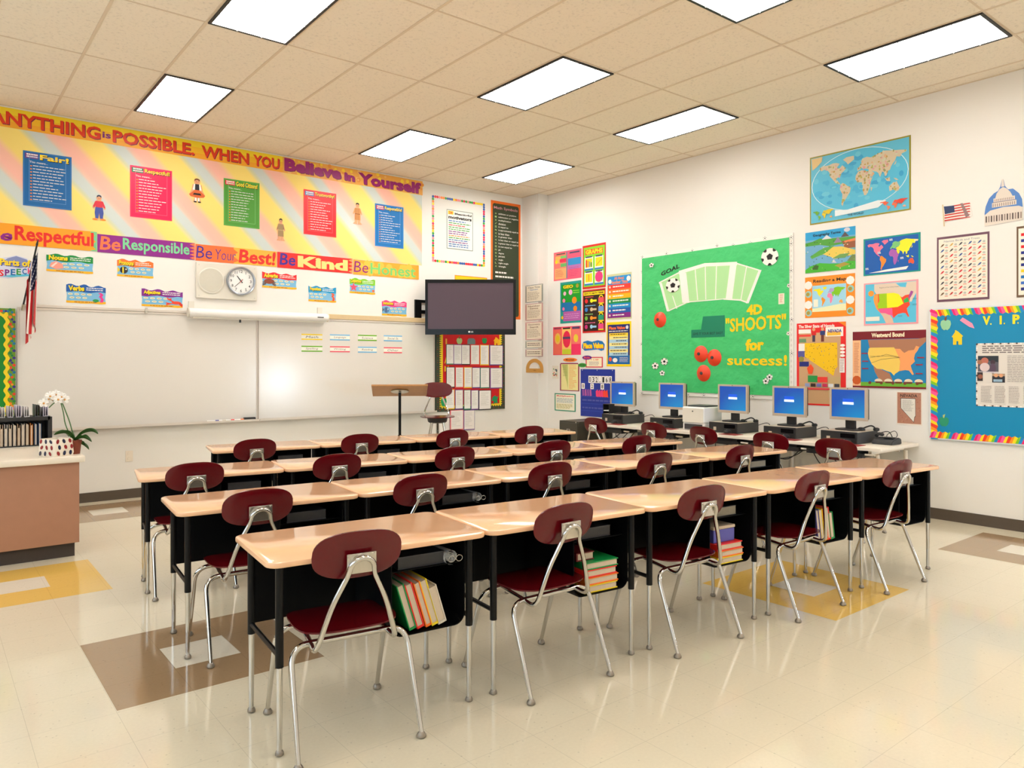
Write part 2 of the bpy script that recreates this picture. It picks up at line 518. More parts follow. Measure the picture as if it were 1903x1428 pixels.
ceil = struct(obj('ceiling', B((LEFT_X - .15, WALL_X + .15, BACK_Y - .15, WALL_Y + .15, CEIL_Z, CEIL_Z + .1)), ctile))
M['grid'] = mat('painted_ceiling_grid', S(222, 204, 178), 0.6)
bm = bmesh.new()
k = -12
while LX0 - TW / 2 + k * TW < WALL_X:
    x = LX0 - TW / 2 + k * TW
    if x > LEFT_X: box(bm, x - .011, x + .011, BACK_Y, WALL_Y, CEIL_Z - .004, CEIL_Z)
    k += 1
k = -7
while LY0 - TW + k * 2 * TW < WALL_Y:
    y = LY0 - TW + k * 2 * TW
    if y > BACK_Y: box(bm, LEFT_X, WALL_X, y - .008, y + .008, CEIL_Z - .003, CEIL_Z)
    k += 1
for a in ((WALL_X - .02, WALL_X, BACK_Y, WALL_Y), (LEFT_X, WALL_X, WALL_Y - .02, WALL_Y)): box(bm, *a, CEIL_Z - .004, CEIL_Z)
obj('suspension_grid', bm, M['grid'], ceil)

struct(obj('wall_front', B((LEFT_X - .15, WALL_X + .15, WALL_Y, WALL_Y + .15, 0, CEIL_Z)), M['wall']))
COLUMN_Y = 8.405
bm = B((COLUMN_X, WALL_X, COLUMN_Y, WALL_Y, 0, CEIL_Z))
struct(obj('wall_column', bm, M['wall']))
# back wall with an unseen door added for the whiteboard glare, left wall with windows
DX0, DX1, DZ = 6.30, 7.26, 2.13
struct(obj('wall_right', B((WALL_X, WALL_X + .15, BACK_Y - .15, WALL_Y + .15, 0, CEIL_Z)), M['wall']))
struct(obj('wall_back', B((LEFT_X - .15, DX0, BACK_Y - .15, BACK_Y, 0, CEIL_Z), (DX1, WALL_X, BACK_Y - .15, BACK_Y, 0, CEIL_Z), (DX0, DX1, BACK_Y - .15, BACK_Y, DZ, CEIL_Z)), M['wall']))
WIN = [(-.6, 1.3), (1.7, 3.6), (4.0, 5.9)]
WZ0, WZ1 = .95, 2.75
bx = [(LEFT_X - .15, LEFT_X, BACK_Y, WALL_Y, 0, WZ0), (LEFT_X - .15, LEFT_X, BACK_Y, WALL_Y, WZ1, CEIL_Z)]
e = BACK_Y
for a, c in WIN: bx.append((LEFT_X - .15, LEFT_X, e, a, WZ0, WZ1)); e = c
bx.append((LEFT_X - .15, LEFT_X, e, WALL_Y, WZ0, WZ1))
struct(obj('wall_left', B(*bx), M['wall']))
def portal(name, loc, rot, sx, sy):
    l = bpy.data.lights.new(name, 'AREA'); l.shape = 'RECTANGLE'; l.size = sx; l.size_y = sy
    l.cycles.is_portal = True
    o = bpy.data.objects.new(name, l); COL.objects.link(o); o.location = loc; o.rotation_euler = rot
gm = bpy.data.materials.new('window_glass'); gm.use_nodes = True; nt = gm.node_tree; nt.nodes.clear()
go = nt.nodes.new('ShaderNodeOutputMaterial'); gx_ = nt.nodes.new('ShaderNodeMixShader'); gt = nt.nodes.new('ShaderNodeBsdfTransparent'); gg = nt.nodes.new('ShaderNodeBsdfGlossy'); gg.inputs['Roughness'].default_value = .02
gx_.inputs[0].default_value = .06; nt.links.new(gt.outputs[0], gx_.inputs[1]); nt.links.new(gg.outputs[0], gx_.inputs[2]); nt.links.new(gx_.outputs[0], go.inputs[0]); M['glass'] = gm
for i, (a, c) in enumerate(WIN):
    x0, x1 = LEFT_X - .1, LEFT_X - .05
    w = obj('window_%d' % (i + 1), B((x0, x1, a, c, WZ0, WZ0 + .05), (x0, x1, a, c, WZ1 - .05, WZ1), (x0, x1, a, a + .05, WZ0 + .05, WZ1 - .05), (x0, x1, c - .05, c, WZ0 + .05, WZ1 - .05), (x0, x1, (a + c) / 2 - .02, (a + c) / 2 + .02, WZ0 + .05, WZ1 - .05)), M['alu'])
    struct(w)
    obj('pane', B((LEFT_X - .078, LEFT_X - .074, a + .05, c - .05, WZ0 + .05, WZ1 - .05)), M['glass'], w)
    portal('window_light', (LEFT_X - .02, (a + c) / 2, (WZ0 + WZ1) / 2), (0, -PI / 2, 0), WZ1 - WZ0, c - a)
# added door, out of view; its narrow lite is placed to reflect in the whiteboard
x0, x1 = DX0 + .03, DX1 - .03
lx0, lx1, lz0, lz1 = 6.97, 7.17, .72, 1.22
ya, yb = BACK_Y - .06, BACK_Y - .015
d = obj('added_door', B((x0, lx0, ya, yb, .01, DZ - .03), (lx1, x1, ya, yb, .01, DZ - .03), (lx0, lx1, ya, yb, .01, lz0), (lx0, lx1, ya, yb, lz1, DZ - .03)), M['brown'])
struct(d)
obj('door_frame', B((DX0, x0 - .002, BACK_Y - .12, BACK_Y, 0, DZ), (x1 + .002, DX1, BACK_Y - .12, BACK_Y, 0, DZ), (x0, x1, BACK_Y - .12, BACK_Y, DZ - .028, DZ)), M['kick'], d)
obj('pane', B((lx0, lx1, ya + .02, ya + .024, lz0, lz1)), M['glass'], d)
obj('door_handle', T(fillet([(DX0 + .1, yb, 1.0), (DX0 + .1, yb + .07, 1.0), (DX0 + .22, yb + .07, 1.0)], .02), .009), M['chrome'], d)
portal('window_light', ((lx0 + lx1) / 2, yb + .005, (lz0 + lz1) / 2), (PI / 2, 0, 0), lx1 - lx0, lz1 - lz0)
# vinyl bases
struct(obj('baseboard_front', B((LEFT_X, COLUMN_X, WALL_Y - .008, WALL_Y, 0, .1)), M['trim']))
struct(obj('baseboard_right', B((WALL_X - .008, WALL_X, BACK_Y, COLUMN_Y, 0, .1)), M['trim']))
struct(obj('baseboard_column', B((COLUMN_X - .008, COLUMN_X, COLUMN_Y - .008, WALL_Y - .008, 0, .1), (COLUMN_X, WALL_X - .008, COLUMN_Y - .008, COLUMN_Y, 0, .1)), M['trim']))
struct(obj('baseboard_left', B((LEFT_X, LEFT_X + .008, BACK_Y, WALL_Y - .008, 0, .1)), M['trim']))
struct(obj('baseboard_back', B((LEFT_X + .008, DX0, BACK_Y, BACK_Y + .008, 0, .1)), M['trim']))

# ceiling lights
lens = bpy.data.materials.new('lit_lens'); lens.use_nodes = True
b = lens.node_tree.nodes['Principled BSDF']
b.inputs['Base Color'].default_value = (.9, .9, .9, 1); b.inputs['Emission Color'].default_value = (1.0, .98, .945, 1); b.inputs['Emission Strength'].default_value = LAMP
M['lframe'] = mat('black_light_frame', S(12, 11, 10), 0.5)
M['louvre'] = mat('white_louvre', S(236, 234, 230), 0.5, emit=.75)  # bars given a glow of their own to look lit through
def light_parts(t):
    hw, hl = .5 * .594, .5 * 1.20; F_ = .021
    obj('frame', B((-hw, hw, -hl, -hl + F_, -.012, -.002), (-hw, hw, hl - F_, hl, -.012, -.002), (-hw, -hw + F_, -hl + F_, hl - F_, -.012, -.002), (hw - F_, hw, -hl + F_, hl - F_, -.012, -.002)), M['lframe'], t)
    obj('diffuser', B((-hw + F_, hw - F_, -hl + F_, hl - F_, -.008, -.004)), lens, t)
    bm = bmesh.new()
    for k in (1, 2): x = -hw + F_ + k * (2 * hw - 2 * F_) / 3; box(bm, x - .004, x + .004, -hl + F_, hl - F_, -.016, -.008)
    for k in range(1, 6): y = -hl + F_ + k * (2 * hl - 2 * F_) / 6; box(bm, -hw + F_, hw - F_, y - .004, y + .004, -.0155, -.008)
    obj('louvre', bm, M['louvre'], t)
LLAB = {(0, 0): 'lit ceiling light panel in the middle of the ceiling', (3, -2): 'largest-looking lit ceiling panel high above the world map, at the right', (3, 0): 'long lit ceiling panel between the map wall and the middle panel',
        (0, 2): 'lit ceiling panel close to the end of the yellow slogan banner', (3, 2): 'farthest lit ceiling panel, above the wall column in the corner', (-4, 2): 'lit ceiling panel just above the words on the slogan banner, at the left',
        (-4, 0): 'lit ceiling panel cut off by the top edge of the photo, left of centre', (0, -2): 'lit ceiling panel of which only a corner shows at the top edge, right of centre'}
LEVEL = {(3, -2): .5, (3, 0): .75, (3, 2): 1.3, (0, 2): 1.3, (-4, 2): 1.02, (0, 0): 1.05, (-4, 0): .8, (3, -4): 1.35, (0, -4): 1.2, (0, -2): 1.0, (-4, -2): .6, (-4, -4): .7, (-8, -4): .5, (-8, -2): .5, (-8, 0): .5, (-8, 2): .6}     # strengths set panel by panel to even out wall and floor brightness
def relamp(t, f):
    for c in t.children:
        if c.name.startswith('diffuser'):
            m_ = lens.copy(); m_.name = 'lit_lens'
            m_.node_tree.nodes['Principled BSDF'].inputs['Emission Strength'].default_value = LAMP * f
            c.material_slots[0].link = 'OBJECT'; c.material_slots[0].material = m_
first = None
for i in (-8, -4, 0, 3):
    for j in (-4, -2, 0, 2):
        loc = (LX0 + i * TW, LY0 + j * 2 * TW, CEIL_Z - .002)
        lab = LLAB.get((i, j), 'lit ceiling light panel behind the camera, outside the photo')
        if first is None:
            first = thing('ceiling_light', lab, 'light', loc, 0, 'ceiling light panels'); light_parts(first); relamp(first, .85)
        else:
            relamp(dup(first, loc, 0, lab), LEVEL.get((i, j), .85))
# ================================================================ student desks
def make_desk():
    t = thing('student_desk', '', 'desk', (0, 0, 0), 0, 'student desks in rows')
    W, Dp, Z = .94, .545, .727
    obj('desk_top', slab(bmesh.new(), W, Dp, .05, Z - .022, Z, .006), M['top'], t, True)
    obj('apron', B((-.405, .405, -.215, .215, Z - .032, Z - .0225)), M['box'], t)
    obj('modesty_panel', B((-.40, .40, .196, .2, .37, Z - .033)), M['box'], t)
    # open-fronted book box on the right, with rounded lower corners
    bm = bmesh.new()
    x0, x1, zb, zt, r = .045, .392, .335, Z - .033, .05
    prof = [(x0, zt)]
    for k in range(7):
        a = PI + (PI / 2) * k / 6; prof.append((x0 + r + r * math.cos(a), zb + r + r * math.sin(a)))
    for k in range(7):
        a = 1.5 * PI + (PI / 2) * k / 6; prof.append((x1 - r + r * math.cos(a), zb + r + r * math.sin(a)))
    prof.append((x1, zt))
    th = .004; c = Vector(((x0 + x1) / 2, (zb + zt) / 2))
    def off(p):
        q = Vector(p); dx = th if q.x < c.x else -th
        return (q.x + (dx if abs(q.x - c.x) > .05 else 0), q.y + (th if q.y < zb + r else 0))
    inn = [off(p) for p in prof]
    ya, yb = -.20, .19
    ro = [[bm.verts.new((p[0], y, p[1])) for p in prof] for y in (ya, yb)]
    ri = [[bm.verts.new((p[0], y, p[1])) for p in inn] for y in (ya, yb)]
    n = len(prof)
    for k in range(n - 1):
        bm.faces.new((ro[0][k], ro[0][k + 1], ro[1][k + 1], ro[1][k]))
        bm.faces.new((ri[0][k], ri[0][k + 1], ri[1][k + 1], ri[1][k]))
        bm.faces.new((ro[0][k], ro[0][k + 1], ri[0][k + 1], ri[0][k]))
        bm.faces.new((ro[1][k], ro[1][k + 1], ri[1][k + 1], ri[1][k]))
    bm.faces.new([v for v in ri[1]][::-1])
    obj('book_box', bm, M['box'], t)
    obj('shelf', B((x0 + th, x1 - th, -.17, .188, .590, .594)), M['box'], t)
    for sx in (-1, 1):
        for sy in (-1, 1):
            X, Y = sx * .41, sy * .205
            l = obj('leg', T([(X, Y, .335), (X, Y, .02)], [.0125, .0105], 12), M['chrome'], t, True)
            obj('sleeve', T([(X, Y, Z - .024), (X, Y, .325)], .0158, 12), M['black'], l, True, label='black upper leg sleeve')
            g = lathe(bmesh.new(), [(.006, .024), (.0115, .02), (.0165, .010), (.0165, .004), (.012, .0)], 14, (X, Y, 0))
            obj('glide', g, M['rubber'], l, True)
        obj('crossbar', T([(sx * .41, -.2, .365), (sx * .41, .2, .365)], .010, 10), M['black'], t, True)
    return t

# ================================================================ student chair (sitter faces +y)
def shell_grid(outline, f, thick, rings=7, seg=40):
    """shell with a rounded outline; f(u,v) -> (point, normal)"""
    bm = bmesh.new()
    for side in (0, 1): pass
    L = [[], []]
    for s_ in (0, 1):
        off = (-.5 + s_) * thick
        p, nn = f(0, 0)
        L[s_].append(bm.verts.new(p + nn * off))
        for r in range(1, rings + 1):
            rr = r / rings
            ring = []
            for k in range(seg):
                u, v = outline(2 * PI * k / seg)
                p, nn = f(u * rr, v * rr)
                o = off * (0.55 if r == rings else 1.0)
                ring.append(bm.verts.new(p + nn * o))
            L[s_].append(ring)
    for s_ in (0, 1):
        a = L[s_]
        for k in range(seg):
            bm.faces.new((a[0], a[1][k], a[1][(k + 1) % seg]))
            for r in range(1, rings): bm.faces.new((a[r][k], a[r + 1][k], a[r + 1][(k + 1) % seg], a[r][(k + 1) % seg]))
    for k in range(seg): bm.faces.new((L[0][-1][k], L[0][-1][(k + 1) % seg], L[1][-1][(k + 1) % seg], L[1][-1][k]))
    return bm
def sup(a, b, e):
    def g(t):
        c, s_ = math.cos(t), math.sin(t)
        return (a * math.copysign(abs(c) ** (2 / e), c), b * math.copysign(abs(s_) ** (2 / e), s_))
    return g
BZ, BY = .731, -.215
def back_f(u, v):
    tilt = .22
    y = BY + u * u * .75 - v * tilt
    nn = Vector((1.5 * u, -1, -tilt)).normalized()
    return Vector((u, y, BZ + v)), nn
def seat_f(u, v):
    z = .436 + .16 * u * u * (1 if v < .1 else .6) - .004
    if v > .08: z -= 1.1 * (v - .08) ** 2
    if v < -.10: z += 1.0 * (v + .10) ** 2
    return Vector((u, v + .01, z)), Vector((0, 0, 1))
def glide(pos, l):
    g = lathe(bmesh.new(), [(.006, .026), (.012, .021), (.0185, .010), (.0185, .004), (.013, 0)], 14, pos)
    obj('glide', g, M['rubber'], l, True)
def chair_top(t, frame=True):
    obj('backrest', shell_grid(sup(.173, .091, 2.6), back_f, .013), M['shell'], t, True)
    obj('seat', shell_grid(sup(.2, .19, 3.2), seat_f, .012), M['shell'], t, True)
def make_chair():
    t = thing('student_chair', '', 'chair', (0, 0, 0), 0, 'maroon student chairs')
    chair_top(t)
    # the arched tube that carries the back
    arch = [(.047 * math.sin(a * PI / 12), BY - .026 - .016 * math.cos(a * PI / 12) * (1 if a < 6 else 1) - .004, BZ - .052 + .047 * math.cos(a * PI / 12)) for a in range(0, 7)]
    side = fillet([arch[-1], (.052, BY - .02, BZ - .075), (.103, BY + .002, .55), (.158, BY + .028, .375), (.150, BY + .13, .388), (.14, BY + .30, .402)], .05, 6)
    half = arch[:-1] + side
    full = [(-p[0], p[1], p[2]) for p in half[::-1]] + [tuple(p) for p in half[1:]]
    obj('back_frame', T(full, .0105, 10), M['chrome'], t, True)
    p = B((-.056, .056, BY - .030, BY - .024, BZ - .064, BZ + .010), bevel=.002)
    for sx in (-1, 1): lathe(p, [(.005, 0), (.004, .003)], 8, (sx * .048, BY - .030, BZ + .002), 'y')
    obj('mounting_plate', p, M['steel'], t)
    for sx in (-1, 1):
        for fy, ty in ((-.25, -.10), (.25, .12)):
            pts = fillet([(0, ty, .389), (sx * .228, ty, .389), (sx * .235, fy, .02)], .075, 8)
            n_ = len(pts)
            l = obj('leg', T(pts, [.0115] * (n_ - 1) + [.0095], 10), M['chrome'], t, True)
            glide((sx * .235, fy, 0), l)
    return t

def row_line(pa, pb, n, z=.727):
    """near edge of a row, from two pixels: desk centres and the row's turn"""
    a, b_ = at_z(*pa, z), at_z(*pb, z)
    a.z = b_.z = 0
    d = (b_ - a); L = d.length; d /= L
    rz = math.atan2(d.y, d.x)
    nrm = Vector((-d.y, d.x, 0))
    return [(a + d * (L * (k + .5) / n) + nrm * (.545 / 2), rz) for k in range(n)]
ROWS = [row_line((497, 1050), (1751, 866), 5), row_line((328, 955), (1468, 837), 5), row_line((256, 892), (1273, 821), 5), row_line((395, 839.6), (1074, 803), 4)]
RN = ['front row', 'second row', 'third row', 'last row, nearest the whiteboard']
NTH = ['leftmost', 'second', 'third', 'fourth', 'rightmost']
desk0 = make_desk(); used = False
DESK = {}
for r_, row in enumerate(ROWS):
    for k, (p, rz) in enumerate(row):
        nth = NTH[k] if k < len(row) - 1 else 'rightmost'
        if not used: o = desk0; used = True; o.location = p; o.rotation_euler = (0, 0, rz)
        else: o = dup(desk0, p, rz)
        o.scale = ((row[1][0] - row[0][0]).length / .945, 1, 1)
        o['label'] = 'tan-topped black student desk, %s in the %s' % (nth if nth in ('leftmost', 'rightmost') else nth + ' from the left', ['front row', 'second row', 'third row', 'back row'][r_])
        DESK[r_, k] = (p, rz)
def row_edge(r_):
    """a line 7 cm in front of the near edges of a row of desks"""
    p, rz = ROWS[r_][0]; d = Vector((math.cos(rz), math.sin(rz), 0))
    return p - Vector((-d.y, d.x, 0)) * (.545 / 2 + (.052, .07, .07, .07)[r_]), d
def cross_ray(px, q, d):
    r = ray(px, PCY)
    k = (q.x * d.y - q.y * d.x) / (r.x * d.y - r.y * d.x)
    return Vector((r.x * k, r.y * k, 0))
CH = [[(668, 1026), (1054, 970), (1310, 930), (1516, 899.5), (1673.5, 878)], [(481.8, 942.7), (785.4, 909.5), (1026.5, 882.3), (1221, 861.8), (1379.3, 845.4)],
      [(363.8, 882.2), (628.8, 865), (848.4, 850), (1030.7, 839), (1187, 827)], [(475.4, 832), (670.6, 822), (843, 815.8), (985.7, 806.8)]]
chair0 = make_chair(); used = False
for r_, row in enumerate(CH):
    for k, (px, py) in enumerate(row):
        q0, rd = row_edge(r_); p = cross_ray(px, q0, rd); rz = ROWS[r_][0][1] * .5 + (-.1 if (r_, k) == (0, 0) else 0) + [.0, .03, -.03, .02, -.01][(k + r_ * 2) % 5]
        v = Matrix.Rotation(rz, 3, 'Z') @ Vector((0, BY, 0))
        loc = Vector((p.x - v.x, p.y - v.y, 0))
        if not used: o = chair0; used = True; o.location = loc; o.rotation_euler = (0, 0, rz)
        else: o = dup(chair0, loc, rz)
        nm = ['front row', 'second row', 'third row', 'back row'][r_]
        nth = 'leftmost' if k == 0 else 'rightmost' if k == len(row) - 1 else NTH[k]
        o['label'] = 'maroon oval-backed chair at the %s desk of the %s' % (nth, nm)
CCH = [(1104.6, 788.7), (1212.5, 797), (1304.6, 804), (1430, 813.6), (1551.6, 823)]
CN = ['beside the filing cabinet', 'second from the filing cabinet', 'nearest the white printer', 'second from the right', 'rightmost']
for k, (px, py) in enumerate(CCH):
    # depth from the size of the back in the photo; the chairs stand with their seats under the table edge
    p = at_z(px, py, BZ - .01); rz = -PI / 2 + [.05, .0, -.08, .06, .12][k]
    p = at_x(px, py, [6.0, 6.0, 6.0, 5.95, 5.9][k])
    v = Matrix.Rotation(rz, 3, 'Z') @ Vector((0, BY, 0))
    dup(chair0, Vector((p.x - v.x, p.y - v.y, 0)), rz, 'maroon chair at the computer table, ' + CN[k], 'maroon chairs at the computer table')

# ================================================================ what lies in the desks
def local(r_, k, x, y): p, rz = DESK[r_, k]; return p + Matrix.Rotation(rz, 3, 'Z') @ Vector((x, y, 0))
def make_book(name, label, col, w, h, th, loc, rot, group, cat='book'):
    """book lying flat: x = width across the pages' foot, y = height, z = thickness; spine at -x"""
    t = thing(name, label, cat, loc, 0, group)
    t.rotation_euler = rot
    c = col
    obj('cover', B((0, w, 0, h, 0, .0055), (0, w, 0, h, th - .0055, th), (0, .010, 0, h, .0055, th - .0055), bevel=.0015), c, t)
    obj('pages', B((.010, w - .006, .004, h - .004, .0055, th - .0055)), M['paper'], t, label='cream page block')
    return t
COVER = {k: mat('book_cover_' + k, c, .4) for k, c in dict(green=S(14, 146, 70), red=S(232, 40, 34), orange=S(248, 116, 24), yellow=S(240, 208, 24), maroon=S(110, 24, 28), purple=S(84, 84, 168), white=S(214, 204, 186), grey=S(70, 72, 78), lime=S(110, 170, 30)).items()}
ROWW = ['front row', 'second row', 'third row', 'back row']
def dn(r_, k):
    nth = 'leftmost' if k == 0 else 'rightmost' if k == len(ROWS[r_]) - 1 else NTH[k]
    return '%s desk of the %s' % (nth, ROWW[r_])
M['pad'] = mat('grey_workbook_pages', S(58, 58, 61), .6, noise=.2, nscale=60)
M['pad2'] = mat('pale_workbook_pages', S(150, 142, 124), .6, noise=.15, nscale=60)
for (r_, k), (p, rz) in DESK.items():
    a = (.205, 0)
    q = local(r_, k, .20, -.155)
    pale = (r_, k) in ((0, 3), (0, 4), (0, 2), (1, 4), (2, 4))
    t = thing('workbook_stack', '%s stack of workbooks on the shelf of the %s' % ('pale' if pale else 'dark grey', dn(r_, k)), 'workbooks', q + Vector((0, 0, .5945)), rz, 'workbooks on the desk shelves')
    obj('pages', B((-.105, .105, 0, .24, .003, .048)), M['pad2' if pale else 'pad'], t)
    obj('cover', B((-.107, .107, -.002, .242, .048, .051), (-.107, .107, -.002, .242, 0, .003)), COVER['grey'], t)
def stand_books(r_, k, cols, x0, lean, labs, zb=.341):
    """books on edge in the box, spines down, leaning"""
    x = x0
    for c, th, h, lb in zip(cols, (.034, .034, .03, .034, .04), (.20, .20, .20, .205, .17), labs):
        q = local(r_, k, x, -.185)
        rz = DESK[r_, k][1]
        # lying book: width -> up after rotation about y
        base = Matrix.Rotation(rz, 4, 'Z') @ Matrix.Rotation(-PI / 2 + lean, 4, 'Y')
        t = make_book('textbook', lb + ' in the ' + dn(r_, k), COVER[c], h, .25, th, q + Vector((0, 0, zb + .004 + th * abs(math.sin(lean)))), (0, 0, 0), 'textbooks in the desks')
        t.rotation_euler = base.to_euler()
        x += th / math.cos(lean) * 1.01
def stack_books(r_, k, cols, labs, x=.06, zb=.341):
    z = zb
    for i, (c, lb) in enumerate(zip(cols, labs)):
        th = .036
        q = local(r_, k, x + .02 + [.0, .006, -.004, .004][i % 4], -.19)
        t = make_book('textbook', lb + ' in the ' + dn(r_, k), COVER[c], .205, .26, th, q + Vector((0, 0, z)), (0, 0, DESK[r_, k][1]), 'textbooks in the desks')
        z += th + .001
    return z
stand_books(0, 0, ['green', 'red', 'orange', 'yellow', 'white'], .165, -.30, ['green-covered textbook leaning at the left', 'red-covered textbook leaning beside the green one', 'orange textbook leaning in the middle', 'yellow-covered textbook leaning beside the orange one', 'thick white book leaning behind the yellow one'])
z = stack_books(0, 1, ['yellow', 'orange', 'red', 'green'], ['yellow textbook at the bottom of the pile', 'orange textbook just above the yellow one', 'red textbook under the green one', 'green textbook, topmost large book of the pile'], .10)
q = local(0, 1, .10, -.15)
make_book('pocket_book', 'small maroon book on top of the pile in the second desk of the front row', COVER['maroon'], .11, .15, .04, q + Vector((0, 0, z)), (0, 0, DESK[0, 1][1]), 'textbooks in the desks')
z = stack_books(0, 2, ['yellow', 'orange', 'red'], ['yellow textbook at the bottom of the pile', 'orange textbook in the middle of the pile', 'red textbook on top of the pile'], .10)
q = local(0, 2, .12, -.16)
t = thing('pencil_box', 'purple pencil box with papers on the books in the third desk of the front row', 'box', q + Vector((0, 0, z)), DESK[0, 2][1])
obj('body', B((0, .17, 0, .2, 0, .072), bevel=.004), COVER['purple'], t)
obj('lid', B((-.003, .173, -.003, .203, .0725, .09), bevel=.004), M['paper'], t, label='pale patterned lid')
stand_books(0, 3, ['purple', 'yellow', 'orange', 'red', 'green'], .135, -.16, ['purple folder leaning at the left', 'yellow textbook leaning beside the purple folder', 'orange textbook leaning in the middle', 'red textbook leaning beside the orange one', 'green textbook leaning at the right'])
stack_books(1, 4, ['red', 'yellow'], ['red textbook at the bottom', 'yellow textbook lying on the red one'], .1)
stack_books(1, 2, ['red', 'green'], ['red textbook at the bottom', 'green textbook lying on the red one'], .1)
for (r_, k, what, lb) in ((0, 0, 0, 'rolled white paper with glasses on the shelf of the leftmost desk of the front row'), (1, 1, 0, 'rolled grey paper with glasses on the shelf of the second desk of the second row')):
    q = local(r_, k, .335, -.17)
    t = thing('paper_roll', lb, 'paper roll', q + Vector((0, 0, .596)), DESK[r_, k][1])
    bm = bmesh.new()
    sp = [(.004 * math.cos(a * .5) * (1 + a * .22), 0, .022 + .004 * math.sin(a * .5) * (1 + a * .22)) for a in range(0, 36)]
    va = [bm.verts.new((x, 0, z_)) for x, y, z_ in sp]; vb = [bm.verts.new((x - .01, .19, z_)) for x, y, z_ in sp]
    for i in range(len(sp) - 1): bm.faces.new((va[i], va[i + 1], vb[i + 1], vb[i]))
    o = obj('roll', bm, M['white'], t, True)
    bm = bmesh.new()
    for cx in (-.012, .024): tube(bm, [(cx + .015 * math.cos(a * PI / 8), -.025, .02 + .013 * math.sin(a * PI / 8)) for a in range(17)], .0014, 6)
    tube(bm, [(.039, -.025, .024), (.04, .06, .026)], .0014, 6)
    obj('spectacles', bm, M['steel'], t, True)
# ================================================================ computer table along the right wall
TZ, TXF, TXB, TY0, TY1 = .690, 6.57, 7.325, 3.085, 6.745
MY = [6.495, 5.70, 4.855, 4.18, 3.56]          # monitor positions along the wall
MN = ['first', 'second', 'third', 'fourth', 'fifth']
WH = ['before the blue pocket chart', 'left of the printer', 'right of the printer', 'second from the right', 'rightmost of the five']
MID = (TY0 + TY1) / 2
def make_table(y0, y1, lab, trays):
    t = thing('computer_table', lab, 'table', ((TXF + TXB) / 2, (y0 + y1) / 2, 0), 0)
    cy = (y0 + y1) / 2
    o = obj('table_top', slab(bmesh.new(), TXB - TXF, y1 - y0 - .002, .006, TZ - .03, TZ, .004), M['cream'], t, True)
    obj('edge_band', B((-(TXB - TXF) / 2 - .003, -(TXB - TXF) / 2 - .0005, -(y1 - y0) / 2 + .006, (y1 - y0) / 2 - .006, TZ - .029, TZ - .002)), M['creamedge'], t)
    obj('apron', B((-.30, .34, y0 - cy + .12, y0 - cy + .15, TZ - .07, TZ - .031), (-.30, .34, y1 - cy - .15, y1 - cy - .12, TZ - .07, TZ - .031), (.30, .33, y0 - cy + .15, y1 - cy - .15, TZ - .09, TZ - .031)), M['cream'], t)
    for sy in (y0 - cy + .10, y0 - cy + 1.28, y1 - cy - 1.25, y1 - cy - .10):
        bm = bmesh.new()
        tube(bm, [(-.24, sy, TZ - .072), (-.02, sy, .03)], .019, 8)
        tube(bm, [(.33, sy, TZ - .072), (.33, sy, .03)], .019, 8)
        tube(bm, [(-.06, sy, .02), (.36, sy, .02)], .02, 8)
        obj('leg_frame', bm, M['cream'], t, True)
    for my in trays:
        bm = B((-.36, -.08, my - cy - .30, my - cy + .24, TZ - .10, TZ - .062), (-.1, .2, my - cy - .26, my - cy - .22, TZ - .062, TZ - .031), (-.1, .2, my - cy + .18, my - cy + .22, TZ - .062, TZ - .031), (-.34, -.1, my - cy - .27, my - cy + .20, TZ - .062, TZ - .040))
        tr = obj('keyboard_tray', bm, M['dark'], t)
        obj('rail_end', T([(-.33, my - cy - .31, TZ - .07), (-.33, my - cy - .40, TZ - .07)], .010, 8), M['steel'], tr, True)
        bm = bmesh.new(); rnd = random.Random(int(my * 10))
        for q in range(3):
            x = -.25 + q * .12
            tube(bm, smooth_path([(x, my - cy + .25 - q * .1, TZ - .07), (x + .02, my - cy + .15, TZ - .17 - rnd.random() * .1), (x, my - cy - .05, TZ - .12 - rnd.random() * .1), (x + .04, my - cy - .2, TZ - .07)], 5), .005, 6)
        obj('cable', bm, M['dark'], tr, True)
    return t
make_table(TY0, TY1, 'long cream computer table along the right wall, carrying five computers', MY)

# LCD monitor facing -x (local -y), stands on its computer
scr = bpy.data.materials.new('blue_login_screen'); scr.use_nodes = True
nt = scr.node_tree; b = nt.nodes['Principled BSDF']
tc = nt.nodes.new('ShaderNodeTexCoord'); gr = nt.nodes.new('ShaderNodeTexGradient'); gr.gradient_type = 'SPHERICAL'
mp = nt.nodes.new('ShaderNodeMapping'); mp.inputs['Location'].default_value = (-.35, 0, .1); mp.inputs['Scale'].default_value = (2.6, 1, 2.4)
nt.links.new(tc.outputs['Object'], mp.inputs[0]); nt.links.new(mp.outputs[0], gr.inputs[0])
cr = nt.nodes.new('ShaderNodeValToRGB'); cr.color_ramp.elements[0].color = S(0, 84, 186); cr.color_ramp.elements[1].color = S(0, 172, 222)
nt.links.new(gr.outputs['Fac'], cr.inputs[0]); nt.links.new(cr.outputs[0], b.inputs['Emission Color'])
b.inputs['Base Color'].default_value = (.005, .005, .01, 1); b.inputs['Emission Strength'].default_value = .95; b.inputs['Roughness'].default_value = .35
ui_b = mat('login_banner', S(12, 74, 190), .4, emit=.9); ui_w = mat('login_box', S(216, 232, 250), .4, emit=.9)
